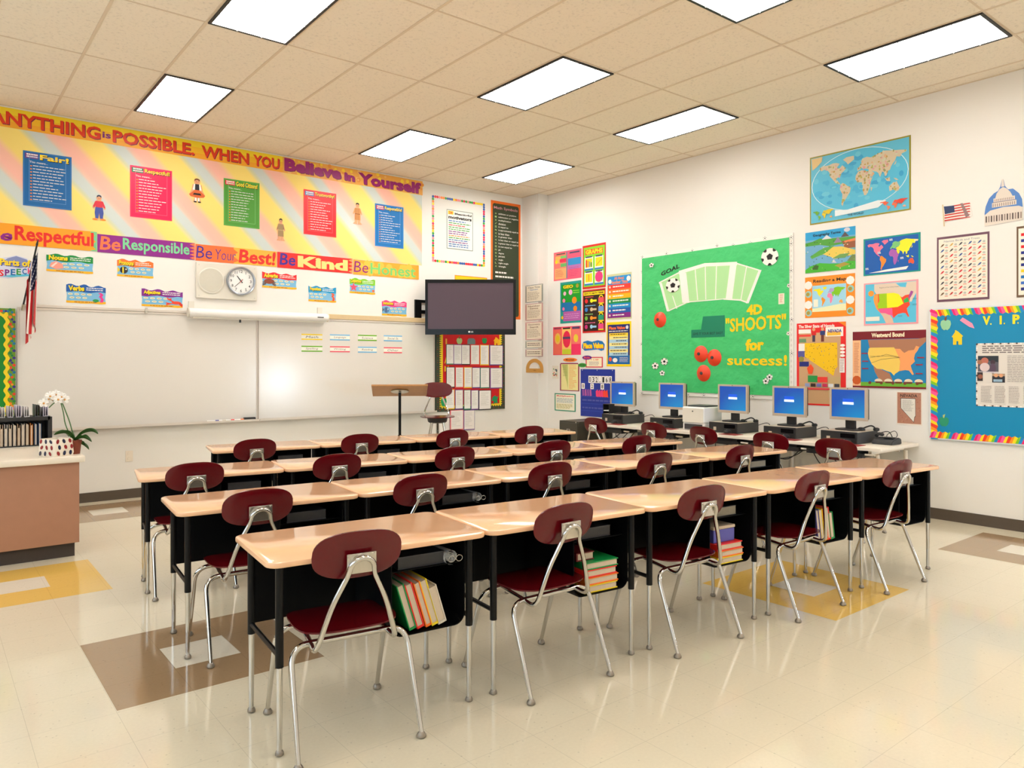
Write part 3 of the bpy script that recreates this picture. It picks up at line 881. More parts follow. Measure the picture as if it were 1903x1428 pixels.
def make_monitor():
    t = thing('lcd_monitor', '', 'monitor', (0, 0, 0), -PI / 2, 'computer monitors')
    w, z0, z1 = .375, .095, .405
    f = .019
    obj('bezel', B((-w / 2, w / 2, -.02, .012, z0, z0 + .028), (-w / 2, w / 2, -.02, .012, z1 - f, z1), (-w / 2, -w / 2 + f, -.02, .012, z0 + .028, z1 - f), (w / 2 - f, w / 2, -.02, .012, z0 + .028, z1 - f)), M['silver'], t)
    s = obj('screen', B((-w / 2 + f, w / 2 - f, -.012, -.008, z0 + .028, z1 - f)), scr, t)
    obj('login_window', B((-.055, .055, -.0128, -.0121, .262, .300)), ui_b, s)
    obj('login_field', B((-.055, .055, -.0132, -.0122, .245, .268)), ui_w, s)
    obj('rear_housing', B((-w / 2 + .01, w / 2 - .01, .0122, .05, z0 + .01, z1 - .01), bevel=.008), M['dark'], t)
    bm = B((-.05, .05, .022, .048, .012, z0 + .05), bevel=.004)
    obj('neck', bm, M['dark'], t)
    obj('foot', slab(bmesh.new(), .24, .19, .05, 0, .014, .004, 0, .02), M['dark'], t, True)
    obj('logo', lathe(bmesh.new(), [(.005, 0), (.005, .0012)], 10, (0, -.0212, z1 - .010), 'y'), M['dgrey'], t)
    return t
def make_tower():
    t = thing('desktop_computer', '', 'computer', (0, 0, 0), -PI / 2, 'desktop computers under the monitors')
    w, d, h = .355, .40, .108
    obj('case', B((-w / 2, w / 2, .014, d, .004, h)), M['dgrey'], t)
    obj('lid', B((-w / 2 + .002, w / 2 - .002, .014, d - .002, h, h + .004)), M['silver'], t, label='pale metal lid')
    obj('front_panel', B((-w / 2, w / 2, 0, .0135, .004, h + .004), bevel=.003), M['dark'], t)
    obj('drive_bay', B((.02, w / 2 - .02, -.003, -.0005, .055, .095)), M['gloss'], t)
    obj('power_button', lathe(bmesh.new(), [(.011, 0), (.011, .003)], 12, (.055, -.003, .03), 'y'), M['steel'], t)
    obj('badge', B((-w / 2 + .06, -w / 2 + .095, -.002, -.0005, .025, .062)), M['silver'], t)
    obj('foot', B(*[(a - .012, a + .012, y - .012, y + .012, 0, .0038) for a in (-.14, .14) for y in (.05, .35)]), M['rubber'], t)
    return t
m0 = tw0 = None
M['cord'] = mat('black_cord', S(22, 22, 24), .5)
red = mat('maroon_mouse_mat', S(142, 50, 46), .8)
for k, my in enumerate(MY):
    a = (6.735, my - .0, TZ)
    if tw0 is None: tw0 = make_tower(); tw0.location = a; o = tw0
    else: o = dup(tw0, a, -PI / 2)
    o['label'] = 'black desktop computer under the %s monitor, %s' % (MN[k], WH[k])
    a = (6.93, my, TZ + .1125)
    rz = -PI / 2 + [.10, .03, .0, -.02, -.06][k]
    if m0 is None: m0 = make_monitor(); m0.location = a; m0.rotation_euler = (0, 0, rz); o = m0
    else: o = dup(m0, a, rz)
    o['label'] = 'silver-framed monitor with blue screen, %s from the corner, %s' % (MN[k], WH[k])
    # loose headset / keyboard bundle beside the neck
    t = thing('headset', 'black headset beside the foot of the %s monitor, %s' % (MN[k], WH[k]), 'headphones', (7.0, my - .14, TZ + .113), 0, 'headsets on the computers')
    obj('headband', T(smooth_path([(-.05, .03, .016), (-.02, -.05, .05), (.02, -.08, .016)], 6), .007, 8), M['cord'], t, True)
    for (x, y) in ((-.05, .03), (.02, -.08)): obj('ear_cup', lathe(bmesh.new(), [(.018, 0), (.028, .006), (.028, .024), (.016, .032)], 14, (x, y, 0)), M['cord'], t, True)
    t = thing('mouse_mat', 'maroon mouse mat before the %s computer, %s' % (MN[k], WH[k]), 'mouse mat', (6.655, my - .16, TZ), 0, 'mouse mats on the computer table')
    obj('mat', slab(bmesh.new(), .15, .21, .01, .0002, .004, .001), red, t)
    t = thing('computer_mouse', 'black mouse before the %s computer, %s' % (MN[k], WH[k]), 'mouse', (6.64, my - .13, TZ + .0042), 0, 'computer mice')
    obj('body', shell_grid(sup(.028, .05, 2.6), lambda u, v: (Vector((v, u, .016 + .016 * (1 - (u / .03) ** 2 * .6 - (v / .052) ** 2 * .6))), Vector((0, 0, 1))), .028), M['cord'], t, True)
    o = obj('cable', T(smooth_path([(7.12, my - .14, TZ + .06), (7.2, my - .24, TZ + .10), (7.24, my - .27, TZ + .04), (7.2, my - .30, TZ + .006), (7.1, my - .32, TZ + .006)], 6), .004, 6), M['cord'], None, True)
    tag(o, 'black cable dropping behind the %s computer, %s' % (MN[k], WH[k]), 'cable', 'cables behind the computers')

# laser printer
t = thing('laser_printer', 'white laser printer between the second and third monitors', 'printer', (6.73, 5.245, TZ), -PI / 2)
w = .30
bm = B((-w / 2, w / 2, 0, .33, .085, .262), bevel=.012)
obj('body', bm, M['white'], t)
obj('lower_body', B((-w / 2 + .004, w / 2 - .004, .01, .33, .004, .084), bevel=.004), M['white'], t)
obj('paper_tray', B((-w / 2 + .03, w / 2 - .03, .001, .009, .012, .07)), M['dgrey'], t)
obj('front_door', B((-w / 2 + .008, w / 2 - .008, -.006, -.0005, .09, .25), bevel=.003), M['beige'], t)
obj('output_lid', B((-w / 2 + .03, w / 2 - .02, .05, .28, .263, .278), bevel=.004), M['dgrey'], t)
obj('button', lathe(bmesh.new(), [(.008, 0), (.008, .003)], 10, (0, -.0062, .215), 'y'), M['dark'], t)
# stacked letter trays at the far end
t = thing('letter_tray_tower', 'black three-tier letter tray with papers beside the farthest computer', 'letter tray', (6.80, 6.67, TZ), -PI / 2)
bm = bmesh.new()
for k in range(4):
    z = .01 + k * .065
    if k < 3: box(bm, -.045, .055, 0, .30, z, z + .004)
for x in (-.047, .055): box(bm, x, x + .004, 0, .30, 0, .225)
box(bm, -.043, .055, .296, .3, .005, .225); box(bm, -.047, .059, .0, .30, .2252, .232)
obj('trays', bm, M['dark'], t)
for k in range(3): obj('papers', B((-.04, .05, .004, .27, .0143 + k * .065, .0243 + k * .065)), M['white'], t)
# card terminal / telephone at the near end
t = thing('telephone', 'dark grey desk telephone at the near end of the computer table', 'telephone', (6.92, 3.245, TZ), -PI / 2)
bm = bmesh.new()
prof = [(0, .0), (0, .02), (.04, .045), (.14, .062), (.19, .05), (.2, .0)]
va = [bm.verts.new((-.095, y, z)) for y, z in prof]; vb = [bm.verts.new((.095, y, z)) for y, z in prof]
n = len(prof)
for k in range(n): bm.faces.new((va[k], va[(k + 1) % n], vb[(k + 1) % n], vb[k]))
bm.faces.new(va[::-1]); bm.faces.new(vb)
bmesh.ops.bevel(bm, geom=bm.edges[:], offset=.006, segments=2, affect='EDGES')
obj('body', bm, M['dgrey'], t)
obj('handset', T(smooth_path([(-.07, .05, .075), (-.07, .10, .088), (-.07, .17, .078)], 5), .017, 10), M['dark'], t, True)
obj('keypad', B((-.02, .07, .05, .12, .060, .066)), M['dark'], t)
obj('cord', T(smooth_path([(-.03, .19, .02), (-.06, .24, .07), (.0, .26, .11), (.03, .25, .07), (-.03, .27, .01)], 6), .003, 6), M['cord'], t, True)
# filing cabinet
t = thing('filing_cabinet', 'dark olive two-drawer filing cabinet at the far end of the computer table', 'filing cabinet', (6.46, 7.0, 0), -PI / 2)
w, h, d = .36, .70, .62
obj('body', B((-w / 2, w / 2, .012, d, 0, h)), M['cabinet'], t)
for z0 in (.05, .375):
    dr = obj('drawer', B((-w / 2 + .012, w / 2 - .012, 0, .0115, z0, z0 + .305)), M['cabinet'], t)
    obj('label_holder', B((-.03, .03, -.004, -.0005, z0 + .165, z0 + .172), (-.03, .03, -.004, -.0005, z0 + .218, z0 + .225), (-.03, -.023, -.004, -.0005, z0 + .172, z0 + .218), (.023, .03, -.004, -.0005, z0 + .172, z0 + .218)), M['steel'], dr)
    obj('handle', B((-.05, .05, -.012, -.0005, z0 + .075, z0 + .088), bevel=.003), M['steel'], dr)
obj('lock', lathe(bmesh.new(), [(.008, 0), (.008, .004)], 10, (w / 2 - .05, .0115, h - .01), 'y'), M['steel'], t)

# ================================================================ television on its bracket
D = 10.05
pc = _C + (_F + _R * ((874.5 - PCX) / FPX)) * D
zc = CAM_H + (PCY - 571) / FPX * D
t = thing('television', 'large black flat-screen television on a wall bracket, switched off', 'television', (pc.x, pc.y, zc), -YAW)
w, h = 1.225, .745
obj('screen', B((-w / 2 + .035, w / 2 - .035, -.004, 0, -h / 2 + .075, h / 2 - .045)), M['screen_off'], t)
obj('bezel', B((-w / 2, w / 2, -.012, .03, -h / 2, -h / 2 + .075), (-w / 2, w / 2, -.012, .03, h / 2 - .045, h / 2), (-w / 2, -w / 2 + .035, -.012, .03, -h / 2 + .075, h / 2 - .045), (w / 2 - .035, w / 2, -.012, .03, -h / 2 + .075, h / 2 - .045)), M['gloss'], t)
obj('rear_housing', B((-w / 2 + .01, w / 2 - .01, .031, .075, -h / 2 + .01, h / 2 - .01), bevel=.01), M['dark'], t)
vs, fs, asp = text_mesh('LG', .01)
me = bpy.data.meshes.new('brand_mark')
ph = .020
V = [(x * ph * asp + .004, -.0126, -h / 2 + .028 + y * ph) for x, y in vs]
n0 = len(V)
V += [(-.018 + .012 * math.cos(a * PI / 8), -.0126, -h / 2 + .038 + .012 * math.sin(a * PI / 8)) for a in range(16)]
me.from_pydata(V, [], list(fs) + [tuple(range(n0, n0 + 16))]); me.materials.append(M['white'])
link_mesh('brand_mark', me, t)
inv = t.matrix_basis.inverted()
def wallpart(name, bm, m, smooth=False):
    o = obj(name, bm, m, t, smooth); o.matrix_parent_inverse = inv
bx0 = at_y(770, 557, WALL_Y); bx1 = at_y(792, 604, WALL_Y)
pw0, pw1, pz0, pz1 = bx0.x, bx1.x + .12, bx1.z, bx0.z
zs = [pz0, pz0 + .05, pz0 + .15, pz0 + .20, pz0 + .30, pz1]
y0, y1 = WALL_Y - .022, WALL_Y - .001
wallpart('wall_plate', B((pw0, pw0 + .10, y0, y1, pz0, pz1), (pw0 + .10, pw1, y0, y1, zs[0], zs[1]), (pw0 + .10, pw1, y0, y1, zs[2], zs[3]), (pw0 + .10, pw1, y0, y1, zs[4], zs[5])), M['black'])
arm0 = Vector((pw1 - .02, y0, 1.99)); armt = Vector((pc.x, pc.y, 1.99)) + _F * .0752
wallpart('arm', T([arm0, (arm0 + armt) / 2 + Vector((.15, .03, 0)), armt], .022, 8), M['black'], True)

# ================================================================ lectern stand and high chair in front of the whiteboard
sx, sy, sz = at_y(743, 728, 8.0).x, 8.0, at_y(743, 728, 8.0).z
t = thing('lectern_stand', 'wood-topped music stand with black pole in front of the whiteboard', 'lectern', (sx, sy, 0), -.52)
bm = bmesh.new(); box(bm, -.335, .335, -.24, .24, -.011, .011, .004)
rot = Matrix.Rotation(-.30, 4, 'X')
bmesh.ops.transform(bm, matrix=Matrix.Translation((0, .06, sz + .012)) @ rot, verts=bm.verts)
obj('tilting_top', bm, M['wood'], t)
bm = lathe(bmesh.new(), [(.10, -.022), (.11, -.0125)], 24); bmesh.ops.scale(bm, vec=(1, .7, 1), verts=bm.verts)
bmesh.ops.transform(bm, matrix=Matrix.Translation((0, .03, sz + .012)) @ rot, verts=bm.verts)
obj('flange', bm, M['steel'], t, True)
obj('pole', T([(0, .01, .02), (0, .01, sz - .012)], .017, 12), M['black'], t, True)
obj('collar', T([(0, .01, .50), (0, .01, .56)], .024, 12), M['black'], t, True)
obj('knob', T([(-.02, .01, .53), (-.06, .01, .53)], .012, 10), M['black'], t, True)
for k in range(4):
    a = k * PI / 2 + .6
    obj('foot', T([(0, .01, .05), (.16 * math.cos(a), .01 + .16 * math.sin(a), .03), (.25 * math.cos(a), .01 + .25 * math.sin(a), .012)], .012, 8), M['black'], t, True)
hx = at_y(813, 775, 7.95)
t = thing('high_chair_stool', 'tall maroon stool with oval back, facing the room beside the lectern', 'stool', (hx.x, 7.95, 0), -.5)
SZ = hx.z - .0
def hb(u, v): y = .17 - u * u * .62 + v * .12; return Vector((u, y, SZ + .335 + v)), Vector((1.24 * u, 1, 0)).normalized()
def hs(u, v): return Vector((u, v, SZ + .10 * u * u)), Vector((0, 0, 1))
obj('backrest', shell_grid(sup(.2, .098, 2.5), hb, .013), M['shell'], t, True)
obj('seat', shell_grid(sup(.215, .2, 3.0), hs, .014), M['shell'], t, True)
for s_ in (-1, 1): obj('back_post', T(smooth_path([(s_ * .05, .20, SZ + .31), (s_ * .085, .21, SZ + .22), (s_ * .15, .19, SZ + .06), (s_ * .14, .10, SZ - .012)], 5), .0105, 8), M['chrome'], t, True)
obj('swivel_plate', lathe(bmesh.new(), [(.10, SZ - .075), (.12, SZ - .06), (.13, SZ - .01)], 20), M['dark'], t, True)
obj('screw_column', T([(0, 0, SZ - .32), (0, 0, SZ - .076)], .02, 12), M['chrome'], t, True)
for k in range(4):
    a = PI / 4 + k * PI / 2
    l = obj('leg', T([(.10 * math.cos(a), .10 * math.sin(a), SZ - .07), (.27 * math.cos(a), .27 * math.sin(a), .02)], .0125, 10), M['chrome'], t, True)
    glide((.27 * math.cos(a), .27 * math.sin(a), 0), l)
bm = bmesh.new(); rr = .20
tube(bm, [(rr * math.cos(a * PI / 16), rr * math.sin(a * PI / 16), .27) for a in range(33)], .008, 8)
obj('foot_ring', bm, M['chrome'], t, True)

# ================================================================ teacher's desk on the left
DZT = .75
t = thing('teacher_desk', "teacher's desk with pale top and brown front panel at the left", 'desk', (0, 6.36, 0))
obj('desk_top', slab(bmesh.new(), 2.0, .95, .012, DZT - .045, DZT, .005, -.035, .475), M['cream'], t, True)
obj('front_panel', B((-1.0, .93, .03, .055, .105, DZT - .046)), M['brown'], t)
obj('side_panel', B((.905, .93, .056, .90, .105, DZT - .046)), M['brown'], t)
obj('back_panel', B((-1.0, .93, .902, .92, .105, DZT - .046)), M['brown'], t)
obj('plinth', B((-1.0, .905, .065, .88, 0, .104)), M['kick'], t)

# black desktop file organiser with folders
qa = at_z(97, 829, DZT); ry = qa.y
rx1 = qa.x
t = thing('file_organiser', "black desktop file organiser full of folders on the teacher's desk", 'file organiser', (rx1, ry, DZT + .001))
HT = (829 - 774) / FPX * ((_F.x * rx1) + (_F.y * ry))
obj('frame', B((-.70, -.015, 0, .26, HT - .03, HT), (-.03, 0, 0, .26, .0, HT - .004), (-.70, -.67, 0, .26, .0, HT - .0302), (-.669, -.031, .01, .26, .004, .014), (-.669, -.031, .25, .26, .0145, HT - .0305)), M['dark'], t)
rnd = random.Random(5)
cs = [S(206, 190, 170), S(214, 204, 190), S(188, 160, 130), S(222, 210, 196), S(200, 176, 150), S(230, 224, 214)]
for k in range(20):
    x = -.64 + k * .0292
    c = cs[k % 6]
    if k == 2: c = S(190, 60, 50)
    if k == 5: c = S(130, 140, 40)
    if k == 17: c = S(196, 120, 50)
    if k in (18, 19): c = S(80, 104, 140)
    m = mat('folder_%d' % k, c, .7)
    t = thing('file_folder', {2: 'red folder inside the black file organiser', 5: 'olive green folder inside the black file organiser', 17: 'orange folder inside the black file organiser', 18: 'blue-grey folder at the right end of the black file organiser', 19: 'blue-grey folder at the right end of the black file organiser'}.get(k, 'pale upright folder inside the black file organiser'), 'folder', (rx1 + x, ry + .015, DZT + .016), 0, 'folders in the file organiser')
    obj('cover', B((-.009, -.006, 0, .2, 0, HT * .72), (.006, .009, 0, .2, 0, HT * (.66 + .06 * rnd.random()))), m, t)
    obj('papers', B((-.005, .005, .004, .19, 0, HT * (.55 + .15 * rnd.random()))), M['paper'], t)
for k in range(11):
    x = -.62 + k * .056 + (.02 if k > 8 else 0)
    m = mat('hanging_file_%d' % k, [S(226, 218, 222), S(214, 206, 216), S(236, 230, 228)][k % 3], .6)
    if k == 9: m = COVER['grey']
    t = thing('hanging_file', 'dark grey file standing on top of the black file organiser' if k == 9 else 'pale file standing on top of the black file organiser', 'folder', (rx1 + x, ry + .03, DZT + .001 + HT), 0, 'files on top of the file organiser')
    bm = bmesh.new(); hh = .085 + .02 * rnd.random()
    box(bm, -.02, -.017, 0, .2, 0, hh); box(bm, .012, .015, .0, .2, 0, hh * .92); box(bm, -.005, -.002, .01, .2, 0, hh * .96)
    box(bm, -.0169, .0119, 0, .2, 0, .003)
    obj('cover', bm, m, t)
# spotted square planter, orchid in a terracotta pot
pp = at_z(108, 849, DZT)
t = thing('spotted_planter', "cream square planter with red and blue spots on the corner of the teacher's desk", 'planter', (pp.x, pp.y + .10, DZT), .55)
bm = bmesh.new()
hb_, ht_ = .083, .076
H_ = (849 - 812) / FPX * (pp.x * _F.x + pp.y * _F.y) - .02
rings = []
for s_, z in ((hb_, 0), ((hb_ + .004), .02), (ht_ + .004, H_ - .01), (ht_, H_), (ht_ - .008, H_), (ht_ - .01, .02)):
    rings.append([bm.verts.new((x, y, z)) for x, y in rrect(2 * s_, 2 * s_, .02, 3)])
n = len(rings[0])
for a, c in zip(rings, rings[1:]):
    for k in range(n): bm.faces.new((a[k], a[(k + 1) % n], c[(k + 1) % n], c[k]))
bm.faces.new(rings[0][::-1]); bm.faces.new(rings[-1])
obj('pot', bm, mat('cream_pottery', S(238, 226, 208), .5), t, True)
rnd = random.Random(3)
bm = bmesh.new()
for side in range(4):
    for i in range(3):
        for j in range(3):
            u = (-.052 + i * .05) + (.012 if j % 2 else 0); v = .022 + j * (H_ - .04) / 2
            half = hb_ + .0046 + (ht_ - hb_) * (v - .02) / (H_ - .03)
            mtx = Matrix.Rotation(side * PI / 2, 4, 'Z') @ Matrix.Translation((u, -half - .0006, v)) @ Matrix.Rotation(rnd.uniform(-.9, .9), 4, 'Y')
            pts = [mtx @ Vector((.012 * math.cos(a * PI / 5), 0, .018 * math.sin(a * PI / 5))) for a in range(10)]
            f = bm.faces.new([bm.verts.new(p) for p in pts]); f.material_index = rnd.randint(0, 1)
obj('spots', bm, [mat('red_glaze', S(150, 40, 44), .3), mat('navy_glaze', S(34, 40, 72), .3)], t)
op = pp + Vector((.13, .24, 0))
op = at_z(138, 846, DZT)
t = thing('orchid', 'white orchid with arching stem in a terracotta pot behind the spotted planter', 'plant', (op.x + .015, op.y + .09, DZT))
dep = op.x * _F.x + (op.y + .09) * _F.y
PXM = dep / FPX
obj('pot', lathe(bmesh.new(), [(.036, 0), (.046, .09), (.05, .09), (.05, .105), (.042, .105), (.04, .09)], 18), M['terracotta'], t, True)
def leaf(pts, w):
    bm = bmesh.new(); P_ = smooth_path(pts, 5); n = len(P_)
    prev = None
    for i, p in enumerate(P_):
        d = (P_[min(i + 1, n - 1)] - P_[max(i - 1, 0)]).normalized(); sd = d.cross(Vector((0, 0, 1)))
        sd = sd.normalized() if sd.length > .01 else Vector((1, 0, 0))
        ww = w * math.sin(PI * min(max(i / (n - 1), .06), .985)) ** .6
        cur = [bm.verts.new(p + sd * ww + Vector((0, 0, 1.0 * ww))), bm.verts.new(p), bm.verts.new(p - sd * ww + Vector((0, 0, 1.0 * ww)))]
        if prev:
            for k in (0, 1): bm.faces.new((prev[k], cur[k], cur[k + 1], prev[k + 1]))
        prev = cur
    bmesh.ops.solidify(bm, geom=bm.faces[:], thickness=.002)
    return bm
for pts in ([(0, 0, .10), (.05, -.02, .15), (.11, -.03, .165), (.15, -.05, .145)], [(0, 0, .10), (.05, -.06, .12), (.10, -.09, .09)], [(0, 0, .09), (.06, .03, .06), (.10, .02, .02)], [(0, 0, .10), (-.06, -.03, .16), (-.14, -.05, .155)], [(0, 0, .10), (-.03, .06, .14), (-.02, .13, .12)]):
    obj('leaf', leaf(pts, .027), M['leaf'], t, True)
def rel(px, py, dy=0.0):
    """offset from the pot for a point seen at a pixel, at the pot's own depth"""
    p = at_y(px, py, op.y + .09 + dy) - Vector((op.x + .015, op.y + .09, DZT)); return p
st = obj('stem', T(smooth_path([(0, 0, .09), rel(131, 790, .0), rel(122, 765, .0), rel(114, 748, .0), rel(103, 748, -.02), rel(91, 758, -.03)], 6), .0042, 8), M['stem'], t, True)
obj('stem', T(smooth_path([(-.01, .0, .09), rel(122, 790, .01), rel(118, 768, .01), rel(113, 748, .01)], 6), .004, 8), M['stem'], t, True)
for i, (px, py) in enumerate([(81, 749), (90, 741), (97, 742), (108, 742), (120, 742), (104, 733), (93, 736), (114, 737)]):
    fp = rel(px, py, -.03 + .012 * (i % 3))
    bm = bmesh.new(); R_ = .030
    for k in range(5):
        a = PI / 2 + k * 2 * PI / 5
        ww = 1.25 if k in (1, 4) else .85
        c = Vector((math.cos(a), -.1, math.sin(a))) * R_ * .62
        sd = Vector((-math.sin(a), 0, math.cos(a)))
        ring = [bm.verts.new(fp + c + Vector((math.cos(a), 0, math.sin(a))) * R_ * .6 * math.cos(q * PI / 6) + sd * R_ * .5 * ww * math.sin(q * PI / 6) + Vector((0, -.004 * math.cos(q * PI / 3), 0))) for q in range(12)]
        bm.faces.new(ring)
    bmesh.ops.solidify(bm, geom=bm.faces[:], thickness=.0015)
    fl = obj('flower', bm, M['petal'], t)
    obj('lip', lathe(bmesh.new(), [(.003, 0), (.0075, .006), (.004, .013)], 10, tuple(fp + Vector((0, -.006, -.004))), 'y'), M['petal_core'], fl, True)
# ================================================================ front wall
def strip(corners, name, label, cat, base, group=None, **k): pass
# pastel backing paper with soft diagonal stripes
s = Sheet('F', [(-60, 230), (784, 360), (784, 494), (-60, 405)], None)
pm = mat('pastel_striped_paper', S(240, 210, 140), .6, spec=.25)
nt = pm.node_tree; b = nt.nodes['Principled BSDF']
tc = nt.nodes.new('ShaderNodeTexCoord'); sp = nt.nodes.new('ShaderNodeSeparateXYZ'); nt.links.new(tc.outputs['Object'], sp.inputs[0])
ma = nt.nodes.new('ShaderNodeMath'); ma.operation = 'MULTIPLY_ADD'; ma.inputs[1].default_value = .93
nt.links.new(sp.outputs['Z'], ma.inputs[0]); nt.links.new(sp.outputs['X'], ma.inputs[2])
fr = nt.nodes.new('ShaderNodeMath'); fr.operation = 'MULTIPLY'; fr.inputs[1].default_value = 1 / .735; nt.links.new(ma.outputs[0], fr.inputs[0])
f2 = nt.nodes.new('ShaderNodeMath'); f2.operation = 'FRACT'; nt.links.new(fr.outputs[0], f2.inputs[0])
cr = nt.nodes.new('ShaderNodeValToRGB'); r_ = cr.color_ramp
cols = [(0.0, S(246, 216, 122)), (.30, S(248, 222, 124)), (.38, S(214, 214, 172)), (.44, S(204, 212, 208)), (.58, S(206, 212, 206)), (.64, S(236, 196, 176)), (.72, S(246, 186, 170)), (.88, S(246, 188, 166)), (1.0, S(246, 216, 122))]
r_.elements[0].position = 0; r_.elements[0].color = cols[0][1]; r_.elements[1].position = 1; r_.elements[1].color = cols[-1][1]
for p, c in cols[1:-1]: e = r_.elements.new(p); e.color = c
nt.links.new(f2.outputs[0], cr.inputs[0]); nt.links.new(cr.outputs[0], b.inputs['Base Color'])
o = s.place(obj('backing_paper', B((-s.w / 2, s.w / 2, -.002, 0, -.02, s.h + .02)), pm)); o.location.y = WALL_Y - .0002
tag(o, 'large sheet of pastel rainbow-striped paper across the top of the whiteboard wall', 'paper')
# slogan banner
s = Sheet('F', [(-60, 188), (785, 337), (785, 361), (-60, 228)], S(246, 190, 36), off=.003)
s.rect(0, .0, 1, .35, S(248, 216, 40)); s.rect(0, .7, 1, 1, S(244, 168, 40))
us = lambda px: (at_y(px, 300, WALL_Y).x - s.u0) / s.w
rnd = random.Random(8)
s.rect(us(525), 0, 1, 1, S(238, 170, 76))
for k in range(60): s.circ(us(528) + rnd.random() * (1 - us(528)), .08 + rnd.random() * .84, .012 + rnd.random() * .02, [S(250, 214, 60), S(244, 190, 110), S(232, 150, 60)][k % 3], 6, up=False)
DR = S(222, 56, 22)
def word(t, p0, p1, c, y0=.18, y1=.86, bold=.03, shadow=S(110, 16, 70), **k): s.text(t, us(p0), y0, us(p1), y1, c, bold, shadow=shadow, **k)
word('ANYTHING', -22, 186, DR); word('is', 190, 206, PUR, .38, .72, shadow=None); word('POSSIBLE.', 209, 361, DR)
word('WHEN', 374, 462, DR); word('YOU', 470, 519, DR)
word('Believe', 528, 634, S(150, 24, 112), .05, .86, .05); word('in', 639, 659, S(150, 24, 112), .3, .84, .05); word('Yourself', 665, 781, S(150, 24, 112), .14, .92, .045)
s.done('slogan_banner', 'yellow banner reading ANYTHING IS POSSIBLE WHEN YOU Believe in Yourself along the ceiling', 'banner')
# virtue banners
def vb(c4, base, label, draw):
    global s, us
    s = Sheet('F', c4, base, off=.003)
    us = lambda px: (at_y(px, 450, WALL_Y).x - s.u0) / s.w
    draw(); s.done('virtue_banner', label, 'banner', 'virtue banners under the striped paper')
def d1():
    s.rect(us(168), 0, 1, 1, S(120, 196, 140)); s.poly([(us(164), 0), (us(176), .2), (us(170), .35), (us(178), .5), (us(170), .7), (us(178), .9), (us(164), 1)], S(246, 160, 24))
    s.text('Be', us(-28), .3, us(23), .85, S(140, 16, 130), .03, .2); s.text('Respectful', us(27), .06, us(174), .98, S(228, 36, 28), .03)
vb([(-30, 409.5), (180, 433), (180, 468), (-30, 450)], S(246, 160, 24), 'orange banner reading Be Respectful, leftmost of the virtue banners', d1)
def d2():
    s.text('Be', us(185), .1, us(224), .86, S(240, 120, 70), .02, .1); s.text('Responsible', us(228), .08, us(352), .92, S(122, 204, 150), .025)
    for k in range(5): s.poly([(1, k / 5), (us(352), k / 5 + .1), (1, k / 5 + .2)], S(240, 120, 70), up=False)
vb([(181, 433), (362, 454), (362, 484), (181, 468)], S(140, 26, 134), 'purple banner reading Be Responsible', d2)
def d3():
    s.rect(us(434), 0, 1, 1, S(250, 180, 60)); s.poly([(us(430), 0), (us(442), .3), (us(432), .5), (us(444), .8), (us(430), 1)], S(246, 110, 50))
    s.text('Be', us(364), .1, us(394), .84, S(66, 34, 140), .0, .1); s.text('Your', us(400), .2, us(438), .84, S(66, 34, 140), -.01, .1); s.text('Best!', us(443), .04, us(512), .92, S(226, 40, 30), .03, .1)
vb([(363, 454), (514, 467.5), (514, 497), (363, 484)], S(246, 110, 50), 'orange and yellow banner reading Be Your Best', d3)
def d4():
    s.text('Be', us(519), .06, us(549), .82, S(66, 34, 140), .02, .1); s.text('Kind', us(553), .12, us(646), .86, S(250, 214, 130), .05)
    for k in range(4): s.poly([(1, k / 4), (us(647), k / 4 + .12), (1, k / 4 + .25)], S(248, 150, 90), up=False)
vb([(515, 467.5), (655, 482), (655, 509), (515, 497)], S(232, 36, 30), 'red banner reading Be Kind', d4)
def d5():
    rn = random.Random(4)
    for k in range(14): s.circ(.05 + rn.random() * .9, .15 + rn.random() * .7, .05, S(250, 190, 70), 8, up=False)
    s.text('Be', us(657), .1, us(684), .84, S(140, 30, 120), .0, .1); s.text('Honest', us(688), .12, us(772), .88, S(120, 200, 110), .02)
vb([(656, 482), (778, 494), (778, 521), (656, 509)], S(248, 166, 48), 'orange banner reading Be Honest, rightmost of the virtue banners', d5)
# five character posters
def cpost(c4, base, title, chip, label, seed):
    s = Sheet('F', c4, base, off=.0035)
    s.frame(.012, tuple(min(1, v * 1.15 + .02) for v in base[:3]) + (1,))
    s.rect(.04, .035, .31, .13, chip); s.lines(.07, .045, .30, .125, 2, WHT, .6, seed, .1)
    s.text(title, .34, .035, .94, .135, YEL, .03, shadow=BLK)
    s.text('This means...', .13, .175, .5, .21, WHT)
    s.frame(.004, tuple(min(1, v * 1.3 + .12) for v in base[:3]) + (1,), .05)
    s.lines(.2, .25, .9, .92, 12, S(214, 212, 210), .26, seed, .45, bullets=ORG)
    s.done('character_poster', label, 'poster', 'character posters on the striped paper')
cpost([(42, 279), (133, 293), (133, 391), (43, 382)], S(0, 96, 160), 'Fair!', S(110, 60, 130), 'blue poster titled Fair!', 1)
cpost([(241, 307), (320, 318), (319, 411), (242, 403)], S(230, 10, 80), 'Respectful!', S(30, 120, 80), 'crimson poster titled Respectful!', 2)
cpost([(415, 331), (482, 341), (482, 425), (416, 420)], S(76, 150, 50), 'Good Citizens!', S(214, 24, 60), 'green poster titled Good Citizens!', 3)
cpost([(564, 352), (624, 360), (625, 441), (564, 436)], S(226, 22, 34), 'Trustworthy!', S(40, 120, 180), 'red poster titled Trustworthy!', 4)
cpost([(697, 378), (750, 386), (749, 463), (696, 457)], S(0, 110, 180), 'Responsible!', S(200, 30, 60), 'blue poster titled Responsible!', 5)
